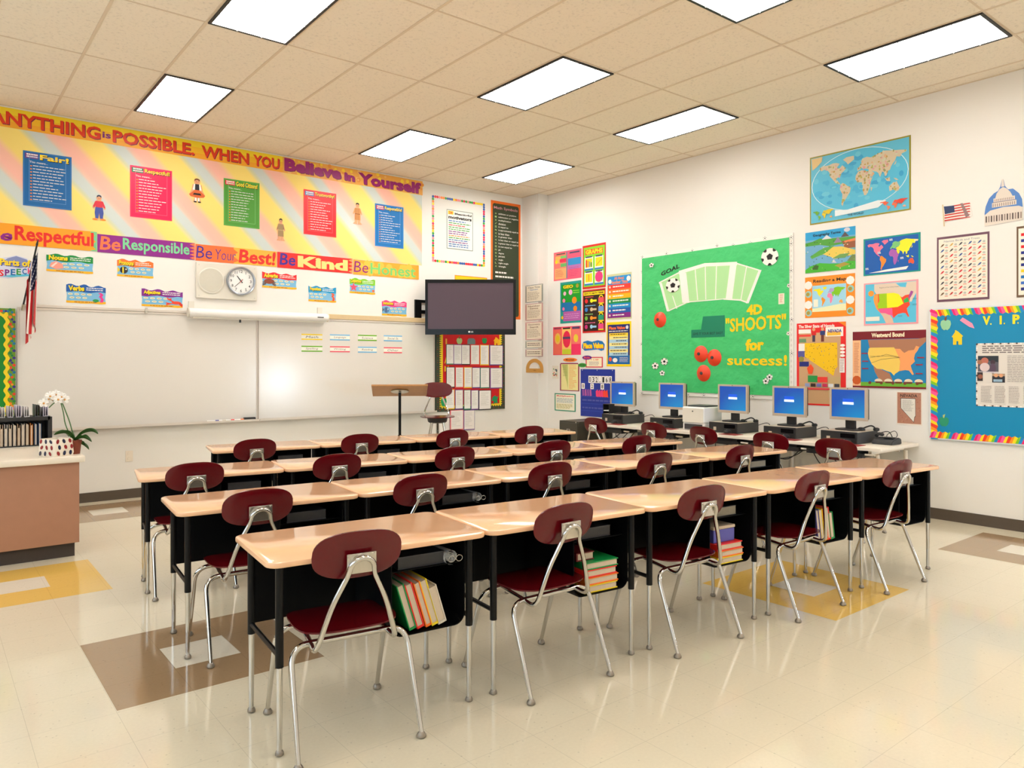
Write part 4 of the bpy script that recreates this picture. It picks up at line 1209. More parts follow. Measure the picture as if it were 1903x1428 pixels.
# paper dolls
def doll(c4, top, low, label, hat=None, skirt=False, robe=False, hair=BLK, shoe=BRN):
    s = Sheet('F', c4, None, off=.004)
    ol = [(.36, .0), (.64, 0), (.7, .1), (.64, .2), (.8, .25), (.98, .5), (.9, .56), (.78, .45), (.8, .62), (.78, .9), (.98, .99), (.55, 1), (.5, .75), (.45, 1), (.02, .99), (.22, .9), (.2, .62), (.22, .45), (.1, .56), (.02, .5), (.2, .25), (.36, .2), (.3, .1)]
    if skirt: ol = [(.36, .0), (.64, 0), (.7, .1), (.64, .2), (.78, .25), (.84, .48), (1, .68), (.9, .76), (.66, .78), (.74, .97), (.56, 1), (.5, .85), (.44, 1), (.26, .97), (.34, .78), (.1, .76), (0, .68), (.16, .48), (.22, .25), (.36, .2), (.3, .1)]
    s.slabpoly(ol, SKN, .0015); s.l = .0016
    s.ell(.5, .05, .17, .07, hat or hair, up=True); s.ell(.5, .12, .14, .075, SKN)
    s.circ(.44, .115, .004, BLK, 6); s.circ(.56, .115, .004, BLK, 6); s.rect(.45, .155, .55, .165, RED)
    if skirt:
        s.poly([(.3, .22), (.7, .22), (.78, .47), (.66, .47), (.64, .48), (.36, .48), (.34, .47), (.22, .47)], WHT); s.poly([(.38, .22), (.62, .22), (.64, .48), (.36, .48)], top); s.poly([(.36, .47), (.64, .47), (1, .68), (.9, .76), (.5, .79), (.1, .76), (0, .68)], low); s.poly([(.3, .6), (.7, .6), (.76, .68), (.24, .68)], BLK)
        s.rect(.36, .8, .46, .94, WHT); s.rect(.54, .8, .64, .94, WHT); s.ell(.38, .97, .1, .03, BLK); s.ell(.64, .97, .1, .03, BLK)
    elif robe:
        s.poly([(.24, .24), (.76, .24), (.9, .48), (.78, .46), (.8, .8), (.2, .8), (.22, .46), (.1, .48)], top); s.rect(.22, .5, .78, .53, low)
        for k in range(3): s.rect(.28 + k * .16, .24, .31 + k * .16, .8, low)
    else:
        s.poly([(.24, .23), (.76, .23), (.95, .46), (.84, .5), (.76, .42), (.74, .5), (.26, .5), (.24, .42), (.16, .5), (.05, .46)], top)
        s.poly([(.24, .48), (.76, .48), (.82, .7), (.76, .92), (.56, .92), (.5, .7), (.44, .92), (.24, .92), (.18, .7)], low)
        s.ell(.2, .965, .19, .035, shoe); s.ell(.8, .965, .19, .035, shoe)
    s.done('paper_doll', label, 'paper figure', 'paper dolls on the striped paper')
doll([(171, 362), (197, 365), (197, 411), (171, 409)], S(214, 40, 60), S(60, 80, 160), 'paper doll in red shirt, blue baggy trousers and cap', hat=S(30, 40, 70), shoe=ORG)
doll([(351, 331), (381, 335), (381, 378), (351, 376)], S(40, 40, 50), S(214, 100, 50), 'paper doll girl in orange skirt and black bodice', skirt=True, hair=BRN)
doll([(513, 406), (530, 408), (530, 449), (513, 447)], S(150, 120, 80), S(190, 160, 110), 'paper doll child in a brown striped robe, between two posters', robe=True)
doll([(655, 377), (673, 379), (673, 418), (655, 416)], S(206, 140, 80), S(140, 80, 40), 'paper doll in tan fringed dress with dark braids', robe=True)
# parts of speech signs
def speech(c4, top, title, label, animal, seed):
    s = Sheet('F', c4, None, off=.0008)
    rn = random.Random(seed)
    ol = [(x / 16, .05 + .05 * math.sin(x * 1.1 + seed) + .03 * (x > 8)) for x in range(17)] + [(1, .4), (.985, .7), (1, .97)] + [(1 - x / 8, .985 + .012 * math.sin(x * 1.7)) for x in range(1, 8)] + [(0, .97), (.02, .6), (0, .3)]
    s.slabpoly(ol, S(124, 186, 222), .002); s.l = .0021
    s.poly([p for p in ol[:17]] + [(1, .40)] + [(1 - x / 8, .40 + .04 * math.sin(x * 1.4 + seed)) for x in range(1, 8)] + [(0, .42)], top)
    s.poly([(0, .86), (1, .86), (1, .97)] + [(1 - x / 8, .985 + .012 * math.sin(x * 1.7)) for x in range(1, 8)] + [(0, .97)], S(250, 184, 30))
    s.text(title, .05, .09, .45, .35, YEL, .05, shadow=BLK)
    s.lines(.5, .16, .96, .36, 2, WHT, .4, seed, .2); s.lines(.2, .9, .8, .95, 1, S(150, 90, 20), .7, seed, .2)
    for k in range(7):
        x = .38 + (k % 4) * .16 + (.04 if k > 3 else 0); y = .52 + (.18 if k > 3 else 0)
        if animal[1] == 'R': x -= .28
        s.ell(x, y, .06, .05, S(250, 236, 196)); s.rect(x - .035, y - .012, x + .035, y + .012, S(110, 110, 110), up=True)
    ax = .18 if animal[1] == 'L' else .84
    kind, c, c2 = animal[0], animal[2], animal[3]
    if kind == 'shell':
        s.poly([(.06, .72), (.1, .5), (.2, .4), (.34, .55), (.36, .78), (.2, .84)], c); s.poly([(.09, .7), (.2, .46), (.24, .48), (.13, .75)], c2)
    elif kind == 'fish':
        s.ell(ax, .62, .11, .19, c); s.poly([(ax - .1, .62), (ax - .17, .46), (ax - .17, .76)], c2); s.rect(ax - .04, .46, ax + .0, .8, c2); s.ell(ax + .06, .57, .02, .04, WHT)
    elif kind == 'horse':
        s.poly([(.80, .42), (.88, .4), (.94, .5), (.90, .6), (.95, .75), (.92, .9), (.85, .9), (.87, .72), (.82, .6), (.86, .5)], c); s.ell(.74, .82, .08, .08, c2)
    elif kind == 'lobster':
        s.ell(.84, .72, .12, .09, c); s.poly([(.76, .7), (.62, .55), (.6, .42), (.66, .5), (.72, .46), (.72, .58), (.8, .66)], c); s.poly([(.76, .76), (.58, .88), (.6, .76), (.56, .7), (.66, .74)], c); s.poly([(.93, .68), (1, .8), (.98, .96), (.9, .8)], c2)
    elif kind == 'crab':
        s.ell(.2, .58, .15, .16, c)
        for k in range(3): s.poly([(.1, .6 + k * .06), (-.0, .62 + k * .1), (.02, .66 + k * .1), (.12, .66 + k * .05)], c2); s.poly([(.3, .6 + k * .06), (.4, .62 + k * .1), (.38, .66 + k * .1), (.28, .66 + k * .05)], c2)
    elif kind == 'star':
        s.poly([(.15 + (.17 if k % 2 == 0 else .07) * math.cos(-PI / 2 + k * PI / 5), .6 + (.30 if k % 2 == 0 else .12) * math.sin(-PI / 2 + k * PI / 5)) for k in range(10)], c); s.ell(.92, .76, .05, .08, c2)
    else:
        s.ell(ax, .6, .12, .2, c); s.ell(ax + .03, .56, .05, .09, c2)
    s.done('word_class_sign', label, 'sign', 'parts of speech signs above the whiteboard')
speech([(86, 467), (173, 480), (173, 511), (86, 504)], S(14, 140, 60), 'Nouns', 'Nouns sign with green top and a pink shell', ('shell', 'L', S(244, 160, 140), S(250, 220, 210)), 1)
speech([(217, 479.5), (285, 486), (285, 519), (218, 514)], S(246, 116, 40), 'Pronouns', 'Pronouns sign with orange top and a black and yellow fish', ('fish', 'L', S(40, 36, 40), S(246, 210, 40)), 2)
speech([(123, 525), (197, 533), (196, 567), (123, 563)], S(20, 90, 170), 'Verbs', 'Verbs sign with blue top and a pink seahorse', ('horse', 'R', S(230, 60, 150), S(40, 150, 80)), 3)
speech([(263, 534), (340, 542), (339, 575), (263, 568)], S(130, 34, 140), 'Adjectives', 'Adjectives sign with purple top and a red lobster', ('lobster', 'R', S(236, 70, 40), S(214, 50, 30)), 4)
speech([(487, 503), (551, 511), (551, 539), (487, 535)], S(232, 36, 40), 'Adverbs', 'Adverbs sign with red top and a brown crab', ('crab', 'L', S(140, 64, 40), S(110, 70, 50)), 5)
speech([(573, 529), (625, 535), (624, 564), (573, 560)], S(20, 150, 200), 'Prepositions', 'Prepositions sign with light blue top and an orange seahorse', ('horse', 'R', S(240, 90, 50), S(130, 186, 222)), 6)
speech([(649, 515), (697, 520), (697, 549), (650, 545)], S(130, 200, 40), 'Conjunctions', 'Conjunctions sign with lime top and a pink starfish', ('star', 'L', S(232, 80, 110), S(240, 110, 60)), 7)
speech([(709, 556.5), (755, 561), (756, 590), (710, 586)], S(240, 60, 130), 'Interjections', 'Interjections sign with pink top and a grey fish', ('fish', 'L', S(90, 130, 180), S(70, 90, 120)), 8)
s = Sheet('F', [(-10, 472), (69, 482), (69, 522), (-10, 517)], None, off=.0008)
s.slabpoly([(0, .4), (.08, .15), (.3, .05), (.5, -.05), (.75, .05), (.85, .25), (1, .6), (.95, .8), (.6, .86), (.3, .98), (0, .95)], S(214, 216, 234), .002); s.l = .0021
s.poly([(.1, .4), (.3, .1), (.5, -.02), (.75, .1), (.85, .35), (.6, .5)], S(130, 140, 190)); s.poly([(.1, .9), (.5, .78), (.94, .72), (.9, .8), (.4, .92)], S(90, 190, 220))
s.text('Parts of', .12, .12, .84, .42, YEL, .04, shadow=NAV)
for k, (ch, c) in enumerate(zip('SPEECH', (RED, PUR, BLU, GRN, BLU, PNK))): s.text(ch, .1 + k * .135, .62 - k * .03, .21 + k * .135, .9 - k * .035, c, .03)
s.done('word_class_sign', 'Parts of Speech title sign with purple wave, at the left', 'sign', 'parts of speech signs above the whiteboard')

# intercom panel and clock
s = Sheet('F', [(363, 485), (476, 498), (476, 560), (363, 554)], None)
pn = thing('intercom_panel', 'off-white wall panel with round speaker beneath the virtue banners', 'speaker panel', (s.u0 + s.w / 2, WALL_Y - .001, s.z0))
obj('plate', B((-s.w / 2, s.w / 2, -.03, 0, 0, s.h), bevel=.006), M['beige'], pn)
def onp(px, py): p = at_y(px, py, WALL_Y - .03); return p.x - s.u0 - s.w / 2, p.z - s.z0
cx, cz = onp(392, 522)
obj('speaker_grille', lathe(bmesh.new(), [(.145, -.0), (.15, .006), (.138, .012), (.128, .008), (.02, .010)], 32, (cx, -.0302, cz), 'y'), M['beige'], pn, True)
g = lathe(bmesh.new(), [(.126, .0), (.126, .001)], 32, (cx, -.0412, cz), 'y')
for k in range(4): obj('bolt', lathe(bmesh.new(), [(.006, 0), (.006, .002)], 8, ((-1) ** k * (s.w / 2 - .03), -.0302, .03 if k < 2 else s.h - .03), 'y'), M['steel'], pn)
obj('screen_mesh', g, mat('grey_mesh', S(208, 202, 186), .6, noise=.1, nscale=300), pn)
cx, cz = onp(447, 523)
ck = thing('wall_clock', 'round white wall clock showing about twenty to eleven', 'clock', (s.u0 + s.w / 2 + cx, WALL_Y - .0315, s.z0 + cz))
R_ = .165
obj('rim', lathe(bmesh.new(), [(R_ - .01, 0), (R_, .006), (R_, .03), (R_ - .008, .042), (R_ - .018, .036), (R_ - .02, .012)], 40, (0, 0, 0), 'y'), mat('silver_clock_rim', S(170, 178, 190), .3, .6), ck, True)
obj('face', lathe(bmesh.new(), [(R_ - .0205, .0125), (R_ - .0205, .0145)], 40, (0, 0, 0), 'y'), M['white'], ck)
V, Fc = [], []
for n_ in range(1, 13):
    a = PI / 2 - n_ * PI / 6
    vs, fs, asp = text_mesh(str(n_), .01)
    hh = .032; ww = hh * asp; i = len(V)
    V += [(.112 * math.cos(a) - ww / 2 + x * ww, -.0152, .112 * math.sin(a) - hh / 2 + y * hh) for x, y in vs]
    Fc += [tuple(i + q for q in f) for f in fs]
for n_ in range(60):
    a = n_ * PI / 30; r0 = .132 if n_ % 5 else .128; d = Vector((math.cos(a), 0, math.sin(a))); e = Vector((-d.z, 0, d.x)) * .0012; i = len(V)
    V += [tuple(d * r0 + e + Vector((0, -.0152, 0))), tuple(d * r0 - e + Vector((0, -.0152, 0))), tuple(d * .139 - e + Vector((0, -.0152, 0))), tuple(d * .139 + e + Vector((0, -.0152, 0)))]
    Fc.append((i, i + 1, i + 2, i + 3))
me = bpy.data.meshes.new('numerals'); me.from_pydata(V, [], Fc); me.materials.append(M['dark']); link_mesh('numerals', me, ck)
for nm, ang, L, w_, y, m in (('hour_hand', 90 - 322, .075, .006, -.018, M['dark']), ('minute_hand', 90 - 226, .105, .004, -.021, M['dark']), ('second_hand', 90 - 40, .03, .002, -.024, COVER['red'])):
    a = math.radians(ang); d = Vector((math.cos(a), 0, math.sin(a))); e = Vector((-d.z, 0, d.x)) * w_
    bm = bmesh.new(); q = [-d * .025 + e, -d * .025 - e, d * L - e * .6, d * L + e * .6]
    lo = [bm.verts.new(p + Vector((0, y, 0))) for p in q]; hi = [bm.verts.new(p + Vector((0, y - .0015, 0))) for p in q]
    bm.faces.new(lo); bm.faces.new(hi[::-1])
    for k in range(4): bm.faces.new((lo[k], lo[(k + 1) % 4], hi[(k + 1) % 4], hi[k]))
    obj(nm, bm, m, ck)

# whiteboards
def wboard(px0, px1, label, extra=None):
    a, c = at_y(px0, 600, WALL_Y).x, at_y(px1, 600, WALL_Y).x
    z0, z1 = .775, 1.975
    t = thing('whiteboard', label, 'whiteboard', ((a + c) / 2, WALL_Y - .001, z0), 0, 'whiteboards')
    w = (c - a) / 2
    obj('panel', B((-w + .012, w - .012, -.016, 0, .012, z1 - z0)), M['board'], t)
    obj('frame', B((-w, -w + .012, -.024, 0, 0, z1 - z0 + .02), (w - .012, w, -.024, 0, 0, z1 - z0 + .02), (-w + .012, w - .012, -.024, 0, 0, .012), (-w + .012, w - .012, -.024, 0, z1 - z0, z1 - z0 + .02)), M['alu'], t)
    obj('marker_tray', B((-w, w, -.085, -.0245, -.012, .0), (-w, w, -.085, -.078, .0, .012)), M['alu'], t)
    return t, w, z0
t, w1, wz = wboard(32, 477.5, 'left whiteboard behind the orchid, with markers on its tray')
t2, w2, wz = wboard(478.5, 806, 'right whiteboard with eight coloured subject strips and a bright reflection')
# tackable rails
for (pa, pb, ya, lab, m) in ((44, 350, 0, 'tan tackable strip above the left whiteboard', M['alu']), (350, 790, 0, 'tan tackable strip above the right whiteboard', M['tan'])):
    a, c = at_y(pa, 590, WALL_Y).x, at_y(pb, 590, WALL_Y).x
    zt = wz + 1.245
    h_ = .03 if m is M['alu'] else .062
    o = obj('tack_rail', B((a, c, -.03, -.0015, 0, h_), bevel=.004), [m, M['tan']], loc=(0, WALL_Y, wz + 1.222)); tag(o, lab, 'rail', 'tack rails over the whiteboards')
for px in (272, 465, 543):
    p = at_y(px, 595, WALL_Y - .04)
    o = obj('map_hook', B((-.012, .012, -.01, .0085, -.03, .03), (-.02, .02, -.018, -.0101, -.01, .004), bevel=.002), M['steel'], loc=(p.x, WALL_Y - .041, wz + 1.235)); tag(o, {272: 'small metal map hook over the left whiteboard', 465: 'metal map hook at the seam of the two whiteboards', 543: 'metal map hook over the right whiteboard'}[px], 'hook', 'map hooks on the rail')
# projection screen housing
p0, p1 = at_y(351, 583, WALL_Y - .1), at_y(607, 588, WALL_Y - .1)
zc = (at_y(351, 584, WALL_Y - .1).z + at_y(607, 588, WALL_Y - .1).z) / 2
t = thing('projection_screen', 'white rolled-up projection screen housing above the whiteboards', 'projector screen', ((p0.x + p1.x) / 2, WALL_Y, zc))
hw = (p1.x - p0.x) / 2
bm = bmesh.new(); tube(bm, [(-hw, -.1, 0), (hw, -.1, 0)], .05, 14)
obj('housing', bm, M['white'], t, True)
obj('end_cap', T([(-hw - .012, -.1, 0), (-hw, -.1, 0)], .053, 14), M['beige'], t, True); obj('end_cap', T([(hw, -.1, 0), (hw + .012, -.1, 0)], .053, 14), M['beige'], t, True)
obj('pull_bar', B((-hw + .04, hw - .04, -.112, -.088, -.062, -.049)), M['beige'], t)
for sx in (-1, 1): obj('wall_bracket', B((sx * (hw - .05) - .03, sx * (hw - .05) + .03, -.016, -.001, .02, .13), (sx * (hw - .05) - .008, sx * (hw - .05) + .008, -.085, -.0165, .03, .05)), M['beige'], t)
obj('pull_knob', T([(-.25, -.1, -.095), (-.25, -.1, -.062)], .012, 8), M['dark'], t, True)
obj('maker_mark', B((hw - .14, hw - .06, -.1512, -.1495, -.006, .006)), M['dgrey'], t)
# subject strips
SUB = [('Math', YEL), ('Language', LBL), ('Science', S(110, 176, 30)), ('Social St.', LBL), ('Spelling', S(110, 176, 30)), ('Writing', S(240, 90, 110)), ('Reading', LBL), ('Other', S(240, 90, 110))]
PXS = [(560, 599), (613, 650), (665, 700), (713, 747)]
for k, (w_, c) in enumerate(SUB):
    a, b_ = PXS[k % 4]; y = 621 + (k % 4) * .9 + (22 if k > 3 else 0)
    nm = {0: 'yellow', 1: 'blue', 2: 'green', 3: 'blue'}.get(k, ['green', 'pink', 'blue', 'pink'][k - 4])
    s = Sheet('F', [(a, y), (b_, y), (b_, y + 11), (a, y + 11)], S(244, 240, 226), plane_at=WALL_Y - .017, thick=.001)
    s.rect(0, 0, 1, .2, c); s.rect(0, .8, 1, 1, c); s.text(w_, .2, .32, .8, .7, GRY, 0, .2)
    s.done('subject_strip', '%s-edged subject strip, %s in the %s row on the right whiteboard' % (nm, ['first', 'second', 'third', 'fourth'][k % 4], 'upper' if k < 4 else 'lower'), 'word strip', 'subject strips on the whiteboard')
# markers and eraser on the tray
for k, (px, c, lab) in enumerate([(395, 'purple', 'blue marker pen lying leftmost on the whiteboard tray'), (408, 'white', 'white marker pen beside the blue one on the whiteboard tray'), (424, 'red', 'red marker pen in the middle of the whiteboard tray'), (442, 'orange', 'orange marker pen beside the eraser on the whiteboard tray')]):
    p = at_y(px, 788, WALL_Y - .055)
    t = thing('marker_pen', lab, 'marker', (p.x, WALL_Y - .05, wz + .0105), 0, 'marker pens on the tray')
    obj('barrel', T([(-.06, 0, 0), (.03, 0, 0)], .0095, 10), M['white'], t, True); obj('cap', T([(.0305, 0, 0), (.07, 0, 0)], .0102, 10), COVER[c], t, True)
p = at_y(464, 783, WALL_Y - .055)
t = thing('board_eraser', 'black felt eraser on the whiteboard tray', 'eraser', (p.x, WALL_Y - .05, wz + .0005))
obj('felt', B((-.065, .065, -.022, .022, 0, .02)), M['dgrey'], t); obj('back', B((-.065, .065, -.022, .022, .0205, .034), bevel=.004), M['dark'], t)
# flag on its staff
p0, p1 = at_y(42, 573, WALL_Y - .03), at_y(70, 449, WALL_Y - .28)
t = thing('wall_flag', 'striped flag hanging from a slanting black staff at the left end of the whiteboard', 'flag', (p0.x, WALL_Y - .03, p0.z))
d = p1 - p0
obj('staff', T([(0, 0, 0), tuple(d * .98)], .008, 8), M['dark'], t, True)
obj('finial', T([tuple(d * .95), tuple(d * 1.03)], [.012, .003], 8), M['dark'], t, True)
obj('holder', T([(0, .028, -.02), (0, 0, 0), tuple(d * .06)], .014, 8), M['steel'], t, True)
# cloth: hangs in folds from the staff's upper part
s = Sheet('F', [(0, 0), (1, 0), (1, 1), (0, 1)], None)
V, Fc, Cc = [], [], []
nu, nv = 26, 40
topA, topB = d * .93, d * .42
for j in range(nv + 1):
    v = j / nv
    for i in range(nu + 1):
        u = i / nu
        a = topA.lerp(topB, u)
        drop = v * (.62 + .04 * math.sin(u * 7)) * (1 - .15 * u)
        fold = math.sin(u * 3.2 * PI) * (.028 + .02 * v)
        xx = a.x * (1 - .45 * v) + .10 * d.x * v + (u - .5) * -.02 + .012 * math.sin(u * 9) * v
        zz = a.z * (1 - .28 * v * u) - drop - (1 - u) * .12 * v
        V.append((xx + fold * .5, a.y * (1 - .3 * v) + fold, zz))
for j in range(nv):
    for i in range(nu):
        q = j * (nu + 1) + i
        Fc.append((q, q + 1, q + nu + 2, q + nu + 1))
        cant = i < nu * .42 and j < nv * .42
        if cant: c = S(34, 38, 76) if (i * 3 + j * 2) % 5 else S(214, 214, 220)
        else: c = S(198, 36, 42) if int(i / nu * 13) % 2 == 0 else S(236, 228, 218)
        Cc.append(c)
s.V, s.Fc, s.C = V, Fc, Cc
cl = s.emit('cloth', t)
cl.data.polygons.foreach_set('use_smooth', [True] * len(Fc))
# green board at the left edge
s = Sheet('F', [(-70, 569), (28, 575.5), (28, 772), (-70, 776)], S(20, 134, 40), thick=.02)
s.rect(.86, 0, 1, 1, S(110, 150, 30)); s.rect(0, 0, 1, .05, S(110, 150, 30))
rn = random.Random(9)
for k in range(44):
    s.circ(.90 + (k % 3) * .038, .012 + k * .0225, [.016, .012, .014][k % 3], [S(232, 60, 30), S(56, 40, 130), S(240, 130, 30), S(30, 130, 60), S(20, 120, 160)][rn.randint(0, 4)], 8, up=False)
for k in range(22): s.circ(.02 + k * .04, .026, .012, [S(232, 60, 30), S(56, 40, 130), S(240, 130, 30), S(20, 120, 160)][rn.randint(0, 3)], 8, up=False)
s.wave(.83, .06, .83, 1, S(248, 214, 30), n=11, amp=.010, thick=.034); s.wave(0, .075, .86, .06, S(248, 214, 30), n=7, amp=.01, thick=.034)
s.done('bulletin_board', 'green bulletin board with wavy yellow border at the left edge', 'bulletin board')
# outlet
p = at_y(240, 848, WALL_Y)
o = obj('outlet', B((-.036, .036, -.006, -.0005, -.058, .058), (-.016, .016, -.009, -.0061, .012, .042), (-.016, .016, -.009, -.0061, -.042, -.012), bevel=.002), M['cream'], loc=(p.x, WALL_Y, p.z)); tag(o, 'cream electrical outlet low on the front wall', 'outlet')
# dotted border square and the mathematicians poster
s = Sheet('F', [(803, 364), (901, 378), (900, 497), (803, 485)], None)
t_ = .028; dots = [RED, YEL, S(40, 160, 60), S(232, 30, 90), S(30, 90, 170), ORG, S(240, 140, 150)]
for r in ((0, 0, 1, t_ / s.h), (0, 1 - t_ / s.h, 1, 1), (0, t_ / s.h, t_ / s.w, 1 - t_ / s.h), (1 - t_ / s.w, t_ / s.h, 1, 1 - t_ / s.h)): s.slabpoly([(r[0], r[1]), (r[2], r[1]), (r[2], r[3]), (r[0], r[3])], S(240, 214, 190), .0015)
s.l = .0016; rn = random.Random(2)
nx, ny = int(s.w / .034), int(s.h / .034)
for k in range(nx):
    for y in (t_ / 2, s.h - t_ / 2): s.circ((k + .5) / nx, y / s.h, .019, dots[rn.randint(0, 6)], 8, up=False)
for k in range(ny):
    for x in (t_ / 2, s.w - t_ / 2): s.circ(x / s.w, (k + .5) / ny, .019, dots[rn.randint(0, 6)], 8, up=False)
s.done('dotted_border', 'square border of coloured dots framing a white poster', 'border')
s = Sheet('F', [(830, 389), (878, 396), (879, 468), (830, 461)], S(244, 240, 230))
s.frame(.008, S(90, 110, 100)); s.rect(.05, .03, .25, .12, S(248, 200, 30)); s.text('24', .09, .045, .21, .105, RED, .02)
s.text('Meaningful', .3, .06, .95, .13, BLK, .04); s.text('motivators', .06, .15, .95, .23, BLK, .05)
for k in range(13):
    rn = random.Random(k); s.lines(.07, .27 + k * .054, .94, .31 + k * .054, 1, [RED, GRN, ORG, BLU, PUR, S(220, 90, 80)][rn.randint(0, 5)], .55, k, .3)
s.done('list_poster', 'white poster titled Meaningful motivators inside the dotted border', 'poster')
s = Sheet('F', [(912, 372), (968, 381), (966, 594), (912, 592)], S(238, 112, 32))
s.poly([(x, y) for x, y in [(.1, .022), (.9, .022), (.94, .035), (.94, .965), (.9, .978), (.1, .978), (.06, .965), (.06, .035)]], S(52, 62, 40))
s.text('Math Symbols', .1, .045, .9, .075, S(214, 150, 160), .01)
ws = ['addition or positive', 'subtraction or negative', 'multiplication', 'division', 'is equal to', 'is approximately equal to', 'is less than', 'is greater than', 'is less than or equal to', 'is greater than or equal to', 'is not equal to', 'pi', 'degree', 'percent', 'angle', 'right angle', 'triangle']
sy_ = ['+', '-', 'x', '/', '=', '~', '<', '>', '<', '>', '=', 'n', 'o', '%', '<', 'L', 'A']
for k, (a, c) in enumerate(zip(ws, sy_)):
    y = .10 + k * .028
    s.text(c, .13, y, .19, y + .014, S(170, 200, 120), .01); s.text(a, .25, y, min(.25 + .030 * len(a), .92), y + .017, WHT, .01)
for k in range(10): s.lines(.14, .6 + k * .035, .8, .62 + k * .035, 1, WHT, .7, k, .5)
s.done('chalkboard_poster', 'tall dark green Math Symbols poster with orange edge behind the television', 'poster')
s = Sheet('F', [(845, 512), (905, 516), (905, 560), (845, 556)], S(248, 210, 20)); s.frame(.01, ORG)
s.done('yellow_poster', 'yellow poster peeping out above the television', 'poster')
# red bulletin board with poems
s = Sheet('F', [(808, 596), (938, 600), (936, 766), (808, 759.5)], S(60, 66, 50), thick=.016)
W_, H_ = s.w, s.h
s.rect(.055, .035, .955, .965, S(246, 214, 30)); s.rect(.1, .06, .915, .935, S(206, 16, 24))
for k in range(40):
    y = .03 + k * .024
    s.poly([(.055, y), (.085, y + .008), (.055, y + .016)], S(60, 66, 50), up=False); s.poly([(.955, y), (.93, y + .008), (.955, y + .016)], S(60, 66, 50), up=False)
    s.circ(.03, y, .008, [S(150, 60, 40), S(40, 90, 50), S(110, 90, 60)][k % 3], 6, up=False); s.circ(.978, y, .008, [S(40, 90, 50), S(150, 60, 40)][k % 2], 6, up=False)
for k in range(26):
    x = .06 + k * .035
    s.poly([(x, .965), (x + .012, .945), (x + .024, .965)], S(60, 66, 50), up=False); s.circ(x, .983, .008, [S(150, 60, 40), S(40, 90, 50)][k % 2], 6, up=False)
rb = s.done('bulletin_board', 'red bulletin board with handwritten poem sheets below the television', 'bulletin board')
s2 = Sheet('F', [(808, 596), (938, 600), (936, 766), (808, 759.5)], None); s2.l = .0185
s2.text('I', .135, .20, .155, .26, S(232, 170, 60), .03); s2.text('A', .12, .40, .175, .47, S(250, 200, 40), .04); s2.text('M', .12, .5, .18, .56, S(250, 200, 40), .04)
o = s2.emit('lettering', rb)
RP = [[(830, 843), (843.5, 857), (858, 872.5), (875, 890), (893, 907.5), (910, 934)], [(830, 844), (847, 860), (863, 876), (878, 891), (893, 908.5), (911, 933)], [(829, 843.5), (846.5, 859.5), (863, 873.5), (876, 888), (890, 912)]]
RY = [(640, 677), (682, 720), (724, 760)]
cc = [S(40, 120, 90), S(110, 60, 130), S(40, 40, 44), S(232, 90, 80), S(240, 190, 40), S(90, 60, 130)]
cnm = ['green', 'purple', 'black', 'pink-red', 'yellow', 'violet']
k2 = 0
for r_, row in enumerate(RP):
    for k, (a, b_) in enumerate(row):
        c = cc[(k + r_ * 2) % 6]; sl = .3 * k
        s = Sheet('F', [(a - 1, RY[r_][0] + sl), (b_ + 1, RY[r_][0] + sl), (b_ + 1, RY[r_][1] + sl + 1), (a - 1, RY[r_][1] + sl + 1)], c, plane_at=WALL_Y - .0185, thick=.001 + .0008 * (k % 2))
        s.rect(.07, .03, .95, .95, S(244, 240, 234)); s.lines(.2, .12, .85, .8, 11, S(196, 188, 182), .25, k + r_ * 7, .5)
        nth = ['first', 'second', 'third', 'fourth', 'fifth', 'sixth'][k]
        s.done('poem_sheet', '%s-bordered poem sheet, %s in the %s row of the red board' % (cnm[(k + r_ * 2) % 6], nth, ['top', 'middle', 'bottom'][r_]), 'paper', 'poem sheets on the red board')
for (a, b_, c, lb) in ((836.5, 861, S(244, 110, 120), 'pink-edged poem sheet hanging below the red board'), (861.5, 882, S(120, 90, 150), 'violet-edged poem sheet hanging below the red board')):
    s = Sheet('F', [(a, 762), (b_, 763), (b_, 799), (a, 800)], c, thick=.0015, plane_at=WALL_Y - .02)
    s.rect(.06, .02, .97, .95, S(240, 232, 226)); s.lines(.15, .1, .85, .85, 11, S(196, 188, 182), .25, 3, .6); s.done('poem_sheet', lb, 'paper', 'poem sheets on the red board')
APPLE = [(.5, .22), (.7, .12), (.92, .22), (.98, .5), (.85, .85), (.65, 1), (.5, .94), (.35, 1), (.15, .85), (.02, .5), (.08, .22), (.3, .12)]
HOUSE = [(.0, .45), (.3, .12), (.3, 0), (.42, 0), (.42, .1), (.5, .05), (1, .42), (.9, .46), (.9, 1), (.6, 1), (.58, .75), (.42, .75), (.4, 1), (.12, 1), (.12, .5)]
PENCIL = [(.2, 0), (.85, .55), (1, 1), (.65, .85), (.0, .25)]
LEAFP = [(.1, .2), (.5, 0), (.7, .2), (1, .1), (.8, .5), (.9, .9), (.5, .8), (.2, 1), (.3, .6), (0, .6)]
def cut(plane, x0, y0, x1, y1, outl, c, name, label, cat, plane_at, stem=None, grp=None):
    s = Sheet(plane, [(x0, y0), (x1, y0), (x1, y1), (x0, y1)], c, thick=.0025, outline=outl, plane_at=plane_at)
    if stem: s.slabpoly([(.42, .2), (.38, -.05), (.62, -.16), (.58, .0), (.52, .2)], stem, .002)
    s.done(name, label, cat, grp)
yb = WALL_Y - .0185
cut('F', 848, 627, 859, 640, APPLE, S(170, 200, 130), 'paper_apple', 'pale green paper apple at the top of the red board', 'cutout', yb, S(80, 110, 60)); cut('F', 868.5, 629, 883, 640, [(0, .3), (.2, 0), (.8, 0), (1, .3), (1, 1), (0, 1)], S(110, 130, 130), 'paper_backpack', 'grey paper cutout at the top of the red board', 'cutout', yb)
